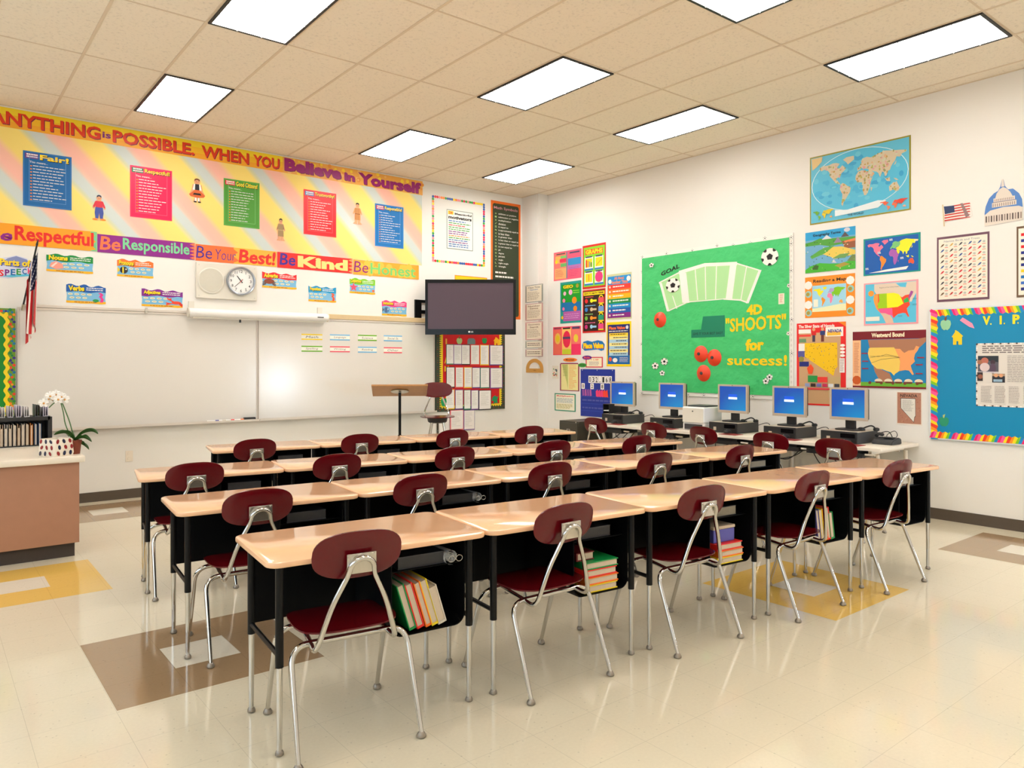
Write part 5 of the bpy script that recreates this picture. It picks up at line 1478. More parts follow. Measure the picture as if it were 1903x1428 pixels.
cut('F', 895.5, 627, 905, 639, APPLE, S(20, 140, 70), 'paper_apple', 'dark green paper apple at the top of the red board', 'cutout', yb); cut('F', 917, 627, 929, 642, HOUSE, S(248, 190, 30), 'paper_schoolhouse', 'yellow paper schoolhouse at the top right of the red board', 'cutout', yb)
cut('F', 819, 738, 830, 756, APPLE, S(20, 150, 90), 'paper_apple', 'green paper apple at the bottom left of the red board', 'cutout', yb); cut('F', 914, 735, 926, 752, LEAFP, S(20, 150, 90), 'paper_leaf', 'green paper leaf at the bottom right of the red board', 'cutout', yb)
# sheets on the column, facing the room
CP = [(532, 527, 559.5, 564, S(60, 70, 60), 'topmost dark-framed rule sheet on the column'), (567, 562, 594, 596, S(170, 60, 60), 'second red-framed rule sheet on the column'), (600, 597.5, 631, 632, S(190, 50, 60), 'third red-framed rule sheet on the column'), (634.5, 633, 647, 647.5, S(60, 80, 60), 'fourth rule strip with dark frame on the column'), (650, 648.5, 663, 663, S(150, 60, 60), 'lowest red-framed rule strip on the column')]
for k, (a, b_, c, d_, col, lb) in enumerate(CP):
    s = Sheet('R', [(976.5, a), (1009, b_), (1009, c), (977, d_)], col, plane_at=COLUMN_X)
    s.rect(.06, .05, .94, .95, S(238, 226, 204)); s.frame(.006, WHT, .006)
    if k < 3: s.text(['Class Time', 'Number', 'Geometry'][k], .16, .1, .84, .2, [GRY, BRN, BRN][k], .01); s.text(['Operator', 'Sense', 'Search'][k], .26, .24, .74, .34, [BLU, BRN, BRN][k], .01); s.lines(.12, .42, .88, .9, 6, S(150, 130, 110), .3, k, .3)
    else: s.lines(.12, .3, .88, .8, 2, S(120, 100, 90), .4, k, .1)
    s.done('rule_sheet', lb, 'paper', 'rule sheets on the column')
s = Sheet('R', [(978, 667), (1010, 667), (1010, 693), (978, 693)], None, plane_at=COLUMN_X)
outer = [(.5 + .5 * math.cos(PI - k * PI / 16), .72 - .72 * math.sin(k * PI / 16)) for k in range(17)]; inner = [(.5 + .32 * math.cos(k * PI / 16), .70 - .44 * math.sin(k * PI / 16)) for k in range(17)]
s.slabpoly([(0, 1)] + outer + [(1, 1), (1, .98), (0, .98)], S(206, 150, 70), .004)
s.V, s.Fc, s.C = [], [], []
for k in range(16):
    o1, o2 = outer[k], outer[k + 1]; i1, i2 = inner[16 - k], inner[15 - k]
    s.slabpoly([o1, o2, i2, i1], S(206, 150, 70), .004)
s.slabpoly([(0, .72), (.18, .70), (.82, .70), (1, .72), (1, 1), (0, 1)], S(206, 150, 70), .004)
s.l = .0042; s.text('180', .42, .8, .58, .88, BRN)
s.done('board_protractor', 'large wooden protractor hanging on the column', 'protractor')
# ================================================================ right wall
def RS(c4, base, **k): return Sheet('R', c4, base, **k)
s = RS([(1029.5, 470), (1081, 462), (1081, 517), (1029.5, 522)], S(246, 90, 120))
s.rect(.02, .04, .48, .96, S(246, 120, 110)); s.rect(.06, .15, .25, .4, S(240, 180, 90)); s.rect(.25, .15, .48, .24, S(120, 190, 100)); s.rect(.22, .26, .48, .38, S(240, 40, 80)); s.rect(.25, .42, .48, .54, S(110, 180, 100)); s.rect(.04, .58, .46, .96, S(248, 170, 110)); s.circ(.1, .34, .028, YEL)
s.rect(.46, .03, .5, .96, S(110, 130, 150)); s.rect(.52, .28, .98, .52, S(40, 140, 200)); s.rect(.52, .52, .98, .66, S(180, 110, 180)); s.rect(.1, .06, .42, .1, S(70, 70, 70)); s.rect(.58, .06, .94, .12, S(80, 70, 100)); s.lines(.56, .6, .92, .94, 6, S(200, 60, 110), .3); s.lines(.08, .64, .4, .9, 5, S(200, 100, 80), .3, 2)
s.done('maths_chart', 'pink two-panel maths chart, topmost at the left end of the right wall', 'poster')
s = RS([(1083, 458), (1126, 450), (1126, 534), (1083, 538)], S(206, 40, 34))
s.rect(.05, .05, .96, .95, S(128, 206, 40)); s.rect(.12, .1, .88, .22, S(236, 60, 40)); s.text('GRAPHS', .14, .11, .86, .21, YEL, .05)
for k in range(4):
    x, y = .1 + (k % 2) * .44, .28 + (k // 2) * .34
    s.rect(x, y, x + .36, y + .28, WHT); s.rect(x + .03, y + .03, x + .33, y + .23, YEL); s.rect(x - .01, y + .26, x + .37, y + .3, S(30, 120, 180)); s.rect(x + .04, y - .02, x + .32, y + .01, S(60, 60, 100))
    if k == 0:
        for q in range(4): s.rect(x + .05 + q * .07, y + .06 + q * .02, x + .1 + q * .07, y + .23, [RED, ORG, S(110, 130, 150), GRN][q])
    if k == 3: s.circ(x + .18, y + .13, .075, S(230, 50, 120), 18); s.ell(x + .18, y + .13, .075 / s.w, .075 / s.h, BLU, a0=10, a1=70); s.ell(x + .18, y + .13, .075 / s.w, .075 / s.h, ORG, a0=70, a1=120)
    if k == 1: s.poly([(x + .06, y + .2), (x + .3, y + .06), (x + .31, y + .075), (x + .07, y + .215)], ORG)
    if k == 2: s.rect(x + .16, y + .06, x + .2, y + .2, ORG)
s.done('maths_chart', 'red-edged green poster titled GRAPHS', 'poster')
s = RS([(1041.5, 525), (1081, 521.5), (1080, 599), (1041.5, 602)], S(20, 150, 140))
s.rect(.06, .06, .96, .5, S(10, 150, 40)); s.rect(.06, .5, .96, .72, S(10, 110, 170)); s.rect(.15, .72, .98, .95, S(176, 90, 166)); s.text('GEO', .14, .08, .62, .16, YEL, .05, shadow=BLK)
for x, y, r, c in ((.22, .28, .03, S(240, 170, 200)), (.5, .26, .04, S(240, 170, 210)), (.18, .45, .03, S(244, 120, 160)), (.68, .46, .05, S(250, 130, 10)), (.16, .65, .025, S(240, 110, 150)), (.72, .66, .04, S(250, 130, 10)), (.1, .86, .025, S(240, 190, 20)), (.82, .12, .03, S(170, 150, 40))): s.circ(x, y, r, c, 10)
s.lines(.62, .22, .92, .32, 2, S(150, 210, 60), .4); s.lines(.2, .78, .94, .92, 3, S(220, 160, 210), .3)
s.done('maths_chart', 'green and blue geometry poster with pink and orange shapes', 'poster')
s = RS([(1083, 539.5), (1126, 536), (1125, 617), (1083, 620)], S(200, 36, 30))
s.rect(.04, .03, .96, .96, S(40, 26, 20)); s.rect(.04, .05, .96, .13, S(246, 214, 20)); s.text('KEYS TO MATH TERMS', .08, .07, .92, .11, BLK, .04)
for k, (c1, c2, c3) in enumerate(((RED, S(248, 230, 30), S(236, 80, 90)), (S(40, 120, 200), S(214, 190, 150), S(110, 150, 210)), (S(110, 180, 60), S(250, 150, 40), S(40, 150, 110)), (S(200, 40, 120), S(150, 200, 230), S(226, 70, 130)))):
    y = .26 + k * .2
    s.circ(.17, y, .032, c1, 8); s.circ(.4, y, .028, c2, 10); s.rect(.4, y - .02, .62, y + .025, c2); s.rect(.7, y - .06, .93, y + .06, c3); s.rect(.7, y + .06, .93, y + .085, YEL); s.ell(.815, y - .06, .09, .055, YEL, a0=180, a1=360, up=True); s.ell(.815, y - .06, .05, .03, S(40, 26, 20), a0=180, a1=360)
    s.lines(.12, y - .1, .6, y - .075, 1, [S(230, 90, 90), LBL, S(140, 200, 110), S(230, 110, 150)][k], .8, k, .3)
s.done('maths_chart', 'red-edged black poster titled KEYS TO MATH TERMS', 'poster')
s = RS([(1128.5, 511), (1174, 505.5), (1174, 592.5), (1128.5, 594.5)], S(204, 206, 160))
s.rect(.03, .05, .97, .235, S(20, 140, 210)); s.text('All About', .3, .07, .7, .13, ORG, .03); s.text('Number Time', .15, .15, .85, .22, ORG, .03); s.circ(.12, .16, .03, WHT); s.circ(.88, .13, .035, WHT)
for k, c in enumerate((S(240, 60, 50), S(244, 120, 40), S(250, 180, 20), S(20, 140, 70), S(20, 140, 200), S(24, 90, 170), S(130, 30, 130))):
    y = .235 + k * .104
    s.rect(.03, y, .97, y + .104, c); s.circ(.12, y + .05, .016, S(250, 220, 200), 8); s.lines(.24, y + .035, .94, y + .085, 1, WHT, .5, k, .4)
s.done('maths_chart', 'rainbow-banded list poster, left of the green bulletin board', 'poster')
s = RS([(1127.5, 600.5), (1173.5, 596), (1173, 680.5), (1127.5, 682)], S(250, 212, 10))
s.rect(.05, .06, .95, .95, S(24, 40, 110)); s.rect(.05, .75, .95, .95, S(14, 100, 170)); s.text('Place Value', .1, .1, .76, .17, S(246, 110, 40), .05); s.circ(.84, .13, .025, S(220, 220, 224)); s.lines(.1, .2, .9, .23, 1, WHT, .5)
for k in range(7): s.rect(.11, .25 + k * .073, .88, .25 + (k + 1) * .073, S(248, 210, 60) if k == 0 else S(246, 230, 150) if k % 2 else S(170, 206, 226)); s.lines(.16 + (k * 37 % 5) * .06, .27 + k * .073, .86, .31 + k * .073, 1, BLK, .45, k, .1)
s.circ(.16, .84, .03, S(230, 90, 50)); s.ell(.36, .86, .1, .05, WHT); s.lines(.54, .8, .9, .92, 4, WHT, .3)
s.done('maths_chart', 'yellow-edged navy poster titled Place Value', 'poster')
s = RS([(1028.5, 608), (1080, 606), (1079.5, 660), (1028, 660)], S(244, 70, 110))
s.rect(.02, .1, .31, .98, S(240, 110, 90)); s.ell(.17, .42, .11, .2, S(240, 190, 90)); s.ell(.17, .42, .07, .12, S(230, 200, 30)); s.rect(.33, .04, .66, .98, S(250, 200, 110)); s.ell(.5, .45, .14, .3, S(236, 40, 80)); s.rect(.34, .8, .66, .98, S(200, 210, 50)); s.rect(.36, .36, .63, .44, S(90, 70, 110)); s.rect(.68, .1, .98, .98, S(244, 120, 110)); s.ell(.83, .42, .08, .14, S(236, 210, 60)); s.rect(.68, .62, .98, .98, S(240, 50, 100))
s.rect(.04, .02, .3, .08, S(150, 60, 80)); s.rect(.36, .04, .63, .09, BLK); s.rect(.7, .02, .96, .1, S(80, 60, 100))
s.done('maths_chart', 'pink three-panel maths chart on the right wall near the corner', 'poster')
s = RS([(1082, 633), (1124, 633), (1124, 653), (1082, 653)], S(14, 116, 186), outline=[(0, .4), (.06, .1), (.25, .0), (.45, .12), (.7, .0), (.9, .1), (1, .4), (.97, .9), (.85, .98), (.7, .84), (.4, .9), (.12, .94), (.0, .7)])
s.text('Place Value', .05, .22, .95, .74, YEL, .06, shadow=RED); s.done('place_value_sign', 'blue cutout sign reading Place Value in yellow', 'sign')
s = RS([(1088.5, 664), (1121, 663.5), (1120, 683), (1089, 683.5)], S(214, 50, 70)); s.rect(.06, .09, .94, .91, S(246, 236, 200)); s.text('+ 1,160', .3, .18, .75, .36, RED, .02); s.lines(.2, .46, .8, .86, 3, S(150, 110, 150), .35)
s.done('maths_card', 'small red-framed maths card above the blue pocket chart', 'card')
OV = [(.5 + .5 * math.cos(k * PI / 8), .5 + .5 * math.sin(k * PI / 8)) for k in range(16)]
for (c4, c, tx, lb) in (([(1082.5, 662), (1100.5, 660), (1100, 668), (1082.5, 669.5)], S(110, 30, 130), 'Rule', 'purple oval tag above the red-framed maths card'), ([(1075, 676), (1090.5, 674), (1090.5, 682), (1075, 684)], S(60, 150, 60), 'Digit', 'green oval tag left of the red-framed maths card'), ([(1047, 665.5), (1073, 665), (1073, 672.5), (1047, 673)], S(246, 130, 40), 'Mountain', 'orange oval tag above the yellow triangle poster')):
    s = RS(c4, c, outline=OV, off=.004); s.text(tx, .2, .3, .8, .7, S(246, 90, 60) if tx == 'Rule' else BLK, .03); s.done('oval_tag', lb, 'sign', 'oval tags on the right wall')
s = RS([(1041, 675), (1077, 675), (1076.5, 727), (1041, 727)], S(150, 60, 90), outline=[(0, .04), (.04, 0), (.92, 0), (1, .06), (1, 1), (0, 1)])
s.rect(.06, .04, .94, .97, S(240, 230, 160)); s.poly([(.1, .05), (.42, .05), (.42, .95), (.36, .7)], S(200, 204, 120)); s.lines(.48, .08, .9, .94, 16, S(240, 160, 90), .4, 3, .6); s.lines(.16, .08, .4, .5, 8, S(150, 150, 80), .3, 4, .3)
s.done('triangle_poster', 'pale yellow poster with a long green triangle and maroon frame', 'poster')
s = RS([(1026.5, 680), (1038, 680), (1038, 704), (1026.5, 704)], S(230, 222, 206), thick=.001)
rn = random.Random(6)
for k in range(16): s.circ(.15 + rn.random() * .7, .1 + rn.random() * .8, .012, [S(236, 110, 70), S(110, 110, 100), S(90, 150, 90), S(60, 80, 110)][k % 4], 6, up=False)
s.done('small_drawing', 'tiny scribbled drawing pinned left of the yellow triangle poster', 'drawing')
s = RS([(1031, 731.5), (1070, 732), (1070, 764), (1031, 765)], S(70, 150, 120)); s.rect(.05, .06, .95, .94, S(244, 238, 214)); s.text('Multiplication', .1, .1, .9, .2, S(220, 60, 70), .03); s.lines(.1, .28, .92, .56, 4, S(130, 160, 180), .4); s.lines(.1, .6, .92, .88, 5, S(190, 180, 90), .5, 3)
s.done('maths_card', 'green-framed multiplication card low on the wall left of the pocket chart', 'card')
# pocket chart
s = RS([(1079.5, 686), (1143, 687), (1143, 776), (1079.5, 775)], S(26, 50, 150), thick=.004)
for k in range(5): s.rect(0, .27 + k * .15, 1, .285 + k * .15, S(44, 70, 170))
for k, c in enumerate('032,168'):
    x = .24 + k * .098
    s.rect(x, .14, x + .092, .29, WHT); s.text(c, x + .02, .16 if c != ',' else .26, x + .072, .275, BLK, .02)
for x, c in ((.03, '0'), (.3, '2'), (.6, '8')): s.rect(x, .3, x + .1, .42, WHT); s.text(c, x + .025, .32, x + .075, .4, BLK, .02)
for k in range(4): s.poly([(.05 + k * .075, .44), (.1 + k * .075, .42), (.12 + k * .075, .56), (.06 + k * .075, .57)], [S(150, 80, 160), S(180, 90, 160)][k % 2])
for k in range(5): s.poly([(.46 + k * .07, .46), (.52 + k * .07, .42), (.54 + k * .07, .58), (.47 + k * .07, .57)], [S(240, 60, 120), S(246, 70, 50)][k > 2])
for x in (.06, .5, .94): s.circ(x, .02, .008, M and S(200, 200, 200), 8)
s.lines(.06, .64, .9, .68, 1, S(80, 90, 170), .8); s.lines(.06, .8, .9, .84, 1, S(80, 90, 170), .8, 4)
s.done('pocket_chart', 'blue fabric pocket chart with number cards behind the farthest monitor', 'pocket chart')

# green football board
C4 = [(1195, 481), (1467, 442), (1469, 735.5), (1195, 727)]
s = RS(C4, S(40, 176, 100), thick=.02)
GW, GH = s.w, s.h
rn = random.Random(7)
gb_u, gb_z = s.u0, s.z0
def gx(px, py): p = at_x(px, py, WALL_X - .02); return (-p.y - gb_u) / GW, 1 - (p.z - gb_z) / GH
gb = s.done('bulletin_board', 'large green soccer bulletin board reading 4D SHOOTS for success', 'bulletin board')
crinkle = mat('crinkled_green_paper', S(62, 196, 112), .5, bump=1.0, bscale=5.5)
crinkle.node_tree.nodes['Bump'].inputs['Distance'].default_value = .03
gb.data.materials[0] = crinkle
bt = .045
s = RS(C4, None); s.l = .021
for r in ((-bt / GW, -.0, 0, 1), (1, 0, 1 + bt / GW, 1), (-bt / GW, -bt / GH, 1 + bt / GW, 0), (-bt / GW, 1, 1 + bt / GW, 1 + bt / GH)): s.slabpoly([(r[0], r[1]), (r[2], r[1]), (r[2], r[3]), (r[0], r[3])], S(242, 238, 230), .012, .0)
s.l = .0125
for k in range(30): s.ell(1 + bt / GW * .55, .02 + k * .033, .004, .010, S(222, 216, 208), 8, up=False)
def ball(s, x, y, r):
    s.circ(x, y, r, WHT, 16); s.circ(x, y, r * .36, BLK, 5)
    for q in range(5):
        a = math.radians(90 + 36 + 72 * q)
        ox, oy = math.cos(a) * r * .82, math.sin(a) * r * .82
        s.ell(x + ox / s.w, y + oy / s.h, r * .2 / s.w, r * .2 / s.h, BLK, 5, up=False)
for px, py in [(1193, 478), (1238, 471.5), (1286, 466), (1332, 457), (1362, 456), (1394, 452), (1421, 443), (1470, 441.5), (1470, 453), (1470, 503), (1471, 594), (1471, 657), (1193, 505), (1194, 529), (1194, 560), (1193, 590), (1194, 610), (1192, 640), (1194, 665), (1190.5, 701), (1193, 731), (1279, 734), (1308, 735), (1399, 737), (1466, 531), (1465, 620)]:
    x, y = gx(px, py); ball(s, x, y, .022)
s.emit('border', gb)
def letters(tx, p0, p1, y0, y1, slope=0.0, c=S(252, 208, 10), bold=.045, name='lettering'):
    s = RS(C4, None); s.l = .0215
    a, b_ = gx(p0, y0), gx(p1, y0 + slope)
    h0 = gx(p0, y1)[1]
    vs, fs, _ = text_mesh(tx, bold)
    for lay, cc in ((.0, c), ):
        i = len(s.V)
        s.V += [s.P(a[0] + x * (b_[0] - a[0]), (h0 + (a[1] - h0) * y) + (b_[1] - a[1]) * x, .0245) for x, y in vs]
        for f in fs: s.Fc.append(tuple(i + k for k in f)); s.C.append(c)
    # edges, so that each letter has a thickness
    from collections import Counter
    ec = Counter()
    for f in fs:
        for k in range(len(f)):
            ec[tuple(sorted((f[k], f[(k + 1) % len(f)])))] += 1
    for e_, n_ in ec.items():
        if n_ == 1:
            i = len(s.V)
            A_, B_ = s.V[e_[0]], s.V[e_[1]]
            s.V += [A_, B_, (B_[0], -.0203, B_[2]), (A_[0], -.0203, A_[2])]; s.Fc.append((i, i + 1, i + 2, i + 3)); s.C.append(c)
    o = s.emit(name, gb); o['label'] = ('black' if c == BLK else 'yellow') + ' letters'
letters('4D', 1388, 1417, 567, 586, -2)
letters('"SHOOTS"', 1349, 1461, 592, 618, -9, bold=.022)
letters('for', 1386, 1420, 631, 653, -2)
letters('success!', 1352, 1463, 660, 679, 0, bold=.018)
letters('GOAL', 1229, 1263, 506, 514, -16, BLK, .02)
# goal net
s = RS(C4, None)
def g2(*pts): return [gx(*p) for p in pts]
NT = S(176, 226, 160); s.l = .0208
top_ = [(1225, 526), (1262, 507), (1310, 492.5), (1370, 490), (1413, 503)]; bot_ = [(1243, 578), (1260, 574), (1282, 560), (1345, 556), (1376, 558), (1390, 563)]
s.slabpoly(g2(*top_, (1390, 563), (1376, 558), (1345, 555), (1282, 562), (1262, 571), (1242, 579)), NT, .0006, .0208); s.l = .0216
def band(a, b_, w_, w2=None):
    (x0, y0), (x1, y1) = a, b_; w2 = w2 or w_
    s.slabpoly(g2((x0 - w_, y0), (x0 + w_, y0), (x1 + w2, y1), (x1 - w2, y1)), WHT, .002, .0215)
def bandh(a, b_, w_):
    (x0, y0), (x1, y1) = a, b_
    s.slabpoly(g2((x0, y0 - w_), (x1, y1 - w_), (x1, y1 + w_), (x0, y0 + w_)), WHT, .002, .0216)
band((1228, 526), (1242, 579), 2.2, 2.2); band((1269, 507), (1275, 563), 6.5); band((1363, 493), (1355, 556), 6); band((1413, 502), (1389, 564), 2.6)
for a, b_ in zip(top_[:-1], top_[1:]): bandh(a, b_, 1.2 if b_[0] < 1263 or a[0] > 1368 else 3.2)
bandh((1345, 556), (1376, 558), 1.3); bandh((1376, 558), (1390, 563), 1.3); bandh((1275, 562), (1345, 556), .8); bandh((1243, 578), (1275, 563), 1)
for a, b_ in (((1292, 499), (1297, 558)), ((1311, 494), (1312, 557)), ((1332, 491), (1330, 556)), ((1388, 494), (1377, 559)), ((1250, 550), (1258, 574))): band(a, b_, .8)
s.place(o := s.emit('paper_goal')); tag(o, 'white paper soccer goal with net on the green board', 'cutout')
def ball_thing(px, py, rpx, label, group='paper soccer balls on the green board'):
    s = RS([(px - rpx, py - rpx * .98), (px + rpx, py - rpx * .98), (px + rpx, py + rpx * 1.05), (px - rpx, py + rpx * 1.05)], None, plane_at=WALL_X - .0235)
    s.slabpoly([(.5 + .5 * math.cos(k * PI / 10), .5 + .5 * math.sin(k * PI / 10)) for k in range(20)], WHT, .004); s.l = .0042
    s.ell(.5, .5, .2, .2, BLK, 5, a0=-18, a1=342)
    for q in range(5):
        a = math.radians(-90 + 36 + 72 * q); b1, b2 = a - .26, a + .26
        s.poly([(.5 + .5 * math.cos(b1), .5 + .5 * math.sin(b1)), (.5 + .5 * math.cos(a), .5 + .5 * math.sin(a)), (.5 + .5 * math.cos(b2), .5 + .5 * math.sin(b2)), (.5 + .36 * math.cos(a + .12), .5 + .36 * math.sin(a + .12)), (.5 + .36 * math.cos(a - .12), .5 + .36 * math.sin(a - .12))], BLK)
    s.done('paper_soccer_ball', label, 'cutout', group)
ball_thing(1431, 477, 16, 'large paper soccer ball at the top right of the green board'); ball_thing(1251, 530, 13, 'paper soccer ball in the left part of the paper goal')
ball_thing(1211, 493, 4.2, 'small paper soccer ball at the top left of the green board')
ball_thing(1218, 680, 6, 'small paper soccer ball, leftmost of three at the lower left of the green board'); ball_thing(1235, 672, 6.4, 'small paper soccer ball, upper right of three at the lower left of the green board'); ball_thing(1231, 693.5, 4.8, 'smallest paper soccer ball, lowest of three at the lower left of the green board')
ball_thing(1430.5, 701, 5.6, 'small paper soccer ball, upper of two at the lower right of the green board'); ball_thing(1423.5, 708.5, 5.6, 'small paper soccer ball, lower of two at the lower right of the green board')
cone_m = mat('orange_red_plastic', S(238, 66, 30), .4)
for px, py, lb in ((1226, 594.5, 'orange-red disc cone at the left of the green board'), (1302, 658, 'orange-red disc cone, upper left of the group of three'), (1327, 665, 'orange-red disc cone, upper right of the group of three'), (1307, 694, 'orange-red disc cone, lowest of the group of three')):
    p = at_x(px, py, WALL_X - .03)
    t = thing('disc_cone', lb + ' on the green board', 'disc cone', (WALL_X - .021, p.y, p.z), -PI / 2, 'disc cones on the green board')
    obj('disc', lathe(bmesh.new(), [(.098, 0), (.10, .003), (.03, .05), (.022, .05), (.022, .046)], 28, (0, 0, 0), 'y'), cone_m, t, True)
    obj('hub', lathe(bmesh.new(), [(.020, .047), (.017, .056), (.004, .058)], 12, (0, 0, 0), 'y'), M['dgrey'], t, True)
s = RS([(1285, 588), (1347, 588), (1347, 627), (1285, 627)], S(10, 128, 96), plane_at=WALL_X - .021, outline=[(0, .62), (.3, .62), (.36, .0), (1, 0), (1, 1), (0, 1)])
s.text('GIVE IT YOUR BEST SHOT', .05, .76, .95, .88, S(6, 60, 50), .02); s.done('message_card', 'dark green message card beneath the paper goal', 'card')
s = RS([(1447, 546), (1457.5, 545), (1458, 565), (1447, 566)], S(236, 228, 206), plane_at=WALL_X - .021); s.lines(.2, .1, .8, .9, 7, S(200, 120, 90), .4); s.done('small_note', 'small cream note on the right side of the green board', 'note')

# maps
s = RS([(1505, 292), (1693, 253), (1693, 391), (1506, 418)], S(150, 140, 40))
s.rect(.012, .02, .985, .98, S(96, 186, 214)); s.ell(.5, .45, .48, .43, S(214, 232, 236), 40); s.ell(.5, .45, .473, .422, S(84, 184, 216), 40)
rn = random.Random(12)
for k in range(70):
    x, y = .06 + rn.random() * .88, .08 + rn.random() * .78
    if ((x - .5) / .47) ** 2 + ((y - .45) / .41) ** 2 < .9: s.ell(x, y, .02 + rn.random() * .03, .015 + rn.random() * .03, [S(70, 172, 212), S(104, 194, 218), S(60, 160, 206)][k % 3], 8, up=False)
draw_world(s, .08, .10, .97, .86, {'*': S(206, 190, 160)}, -66, 84)
rn = random.Random(3)
tint = [S(214, 170, 130), S(170, 170, 90), S(214, 150, 160), S(186, 150, 80), S(200, 200, 170), S(150, 150, 100)]
def inside(x, y, pts):
    c = False; j = len(pts) - 1
    for i in range(len(pts)):
        if (pts[i][1] > y) != (pts[j][1] > y) and x < (pts[j][0] - pts[i][0]) * (y - pts[i][1]) / (pts[j][1] - pts[i][1]) + pts[i][0]: c = not c
        j = i
    return c
s.l += .0001
for nm, pts in LAND.items():
    if nm in ('gl',): continue
    xs_ = [p[0] for p in pts]; ys_ = [p[1] for p in pts]
    for k in range(int((max(xs_) - min(xs_)) * (max(ys_) - min(ys_)) / 90)):
        lo, la = rn.uniform(min(xs_), max(xs_)), rn.uniform(min(ys_), max(ys_))
        if inside(lo, la, pts):
            x, y = .08 + (lo + 178) / 360 * .89, .86 - (la + 66) / 150 * .76
            s.ell(x, y, .006 + rn.random() * .008, .010 + rn.random() * .012, tint[rn.randint(0, 5)], 5, up=False)
s.poly([(.27, .84), (.4, .86), (.7, .80), (.78, .82), (.70, .90), (.27, .93)], S(228, 236, 238)); s.text('THE WORLD', .4, .925, .56, .955, S(40, 60, 80), .02)
for (x0, y0, x1, y1, c) in ((.03, .8, .26, .96, {'na': S(110, 170, 30), 'sa': S(120, 180, 30), 'af': S(230, 200, 30), 'eu': S(200, 180, 30), 'as': S(220, 190, 20), 'au': S(230, 150, 60)}), (.71, .82, .98, .97, {'na': S(236, 100, 60), 'sa': S(240, 130, 90), 'af': S(240, 110, 70), 'eu': S(230, 80, 50), 'as': S(226, 70, 50), 'au': S(244, 180, 150)})): draw_world(s, x0, y0, x1, y1, c)
s.poly([(.02, .03), (.14, .03), (.13, .1), (.08, .16), (.03, .2)], S(220, 190, 130))
s.done('world_map', 'large world map with pale land and light blue ocean, high on the right wall', 'map')
s = RS([(1497, 433), (1590, 420.5), (1590, 500), (1497, 508)], S(110, 170, 206))
s.rect(0, 0, 1, .2, S(40, 160, 214)); s.poly([(0, .26), (.15, .24), (.3, .18), (.42, .22), (.6, .22), (1, .24), (1, .36), (.5, .4), (.3, .34), (0, .34)], S(80, 160, 60)); s.poly([(.34, .22), (.44, .12), (.54, .22)], S(220, 222, 226)); s.poly([(.72, .22), (.8, .1), (.88, .22)], S(90, 80, 80)); s.ell(.84, .06, .06, .05, S(214, 210, 220)); s.poly([(.58, .34), (.66, .2), (.74, .34)], S(150, 130, 160))
s.poly([(.74, .32), (1, .28), (1, .5), (.8, .5)], S(150, 90, 60)); s.poly([(.78, .32), (1, .28), (1, .34), (.8, .36)], S(230, 130, 80)); s.poly([(.3, .5), (.5, .42), (.74, .44), (1, .56), (1, .66), (.6, .72), (.52, .66), (.3, .54)], S(230, 200, 90)); s.poly([(.1, .6), (.28, .48), (.4, .42), (.6, .4), (.4, .56), (.14, .66)], S(90, 170, 70)); s.poly([(.56, .7), (.7, .62), (.9, .62), (.8, .72)], S(110, 160, 90))
s.poly([(0, .92), (.1, .84), (.3, .78), (.5, .82), (.7, .84), (1, .78), (1, 1), (0, 1)], S(70, 180, 50)); s.poly([(.12, .92), (.2, .82), (.28, .84), (.26, .94)], S(60, 100, 40)); s.poly([(.6, .88), (.78, .82), (.9, .88), (.7, .94)], S(170, 150, 60)); s.poly([(.54, .8), (.58, .72), (.64, .82)], S(200, 200, 210)); s.poly([(.84, .8), (.94, .66), (1, .68), (1, .82)], S(110, 130, 80))
rn = random.Random(21)
for k in range(50): s.ell(rn.random() * .96 + .02, .24 + rn.random() * .72, .012, .012, [S(50, 110, 50), S(120, 190, 80), S(60, 70, 50), S(240, 230, 200)][k % 4], 5, up=False)
s.text('Geography Terms', .16, .06, .72, .14, BLK, .02)
s.done('landscape_poster', 'colourful landscape poster titled Geography Terms', 'poster')
s = RS([(1604.5, 444.5), (1711, 432), (1711, 504.5), (1605.5, 513)], S(10, 150, 140)); s.rect(.03, .04, .965, .965, S(14, 92, 176))
draw_world(s, .05, .08, .97, .92, {'na': S(244, 120, 150), 'gl': S(244, 120, 150), 'sa': S(248, 140, 40), 'af': S(170, 96, 180), 'eu': S(120, 196, 120), 'as': S(250, 236, 40), 'au': S(240, 90, 50), 'in': S(250, 236, 40), 'ng': S(250, 236, 40), 'jp': S(250, 236, 40), 'mg': S(170, 96, 180), 'nz': S(240, 90, 50)})
s.poly([(.1, .93), (.3, .9), (.4, .88), (.6, .86), (.8, .84), (.76, .92), (.3, .94)], WHT)
for x, y in ((.29, .42), (.69, .62), (.93, .2), (.07, .82), (.5, .11)): s.lines(x - .03, y - .03, x + .03, y + .03, 2, WHT, .6, 2, .1)
s.done('world_map', 'bright blue world map with pink, yellow and purple continents', 'map')
s = RS([(1497, 516), (1590, 508), (1588.5, 587), (1496, 591.5)], S(244, 144, 30)); s.text('Reading a Map', .17, .07, .83, .17, BLK, .03)
s.rect(.15, .22, .83, .86, S(160, 214, 236)); s.poly([(.15, .86), (.15, .78), (.4, .75), (.7, .7), (.83, .7), (.83, .86)], S(236, 236, 190))
draw_world(s, .16, .26, .82, .76, {'na': S(244, 228, 20), 'gl': S(244, 228, 20), 'sa': S(244, 150, 40), 'af': S(246, 140, 180), 'eu': S(180, 160, 210), 'as': S(130, 200, 20), 'au': S(246, 170, 80)}); s.rect(.18, .56, .27, .74, S(250, 240, 220))
for x, y in ((.07, .2), (.07, .68), (.91, .16), (.91, .62)): s.circ(x, y, .045, WHT, 8)
for x, y in ((.07, .42), (.08, .88), (.92, .36), (.91, .88)): s.circ(x, y, .036, S(150, 206, 200), 12); s.circ(x - .01, y, .022, S(170, 150, 60), 7)
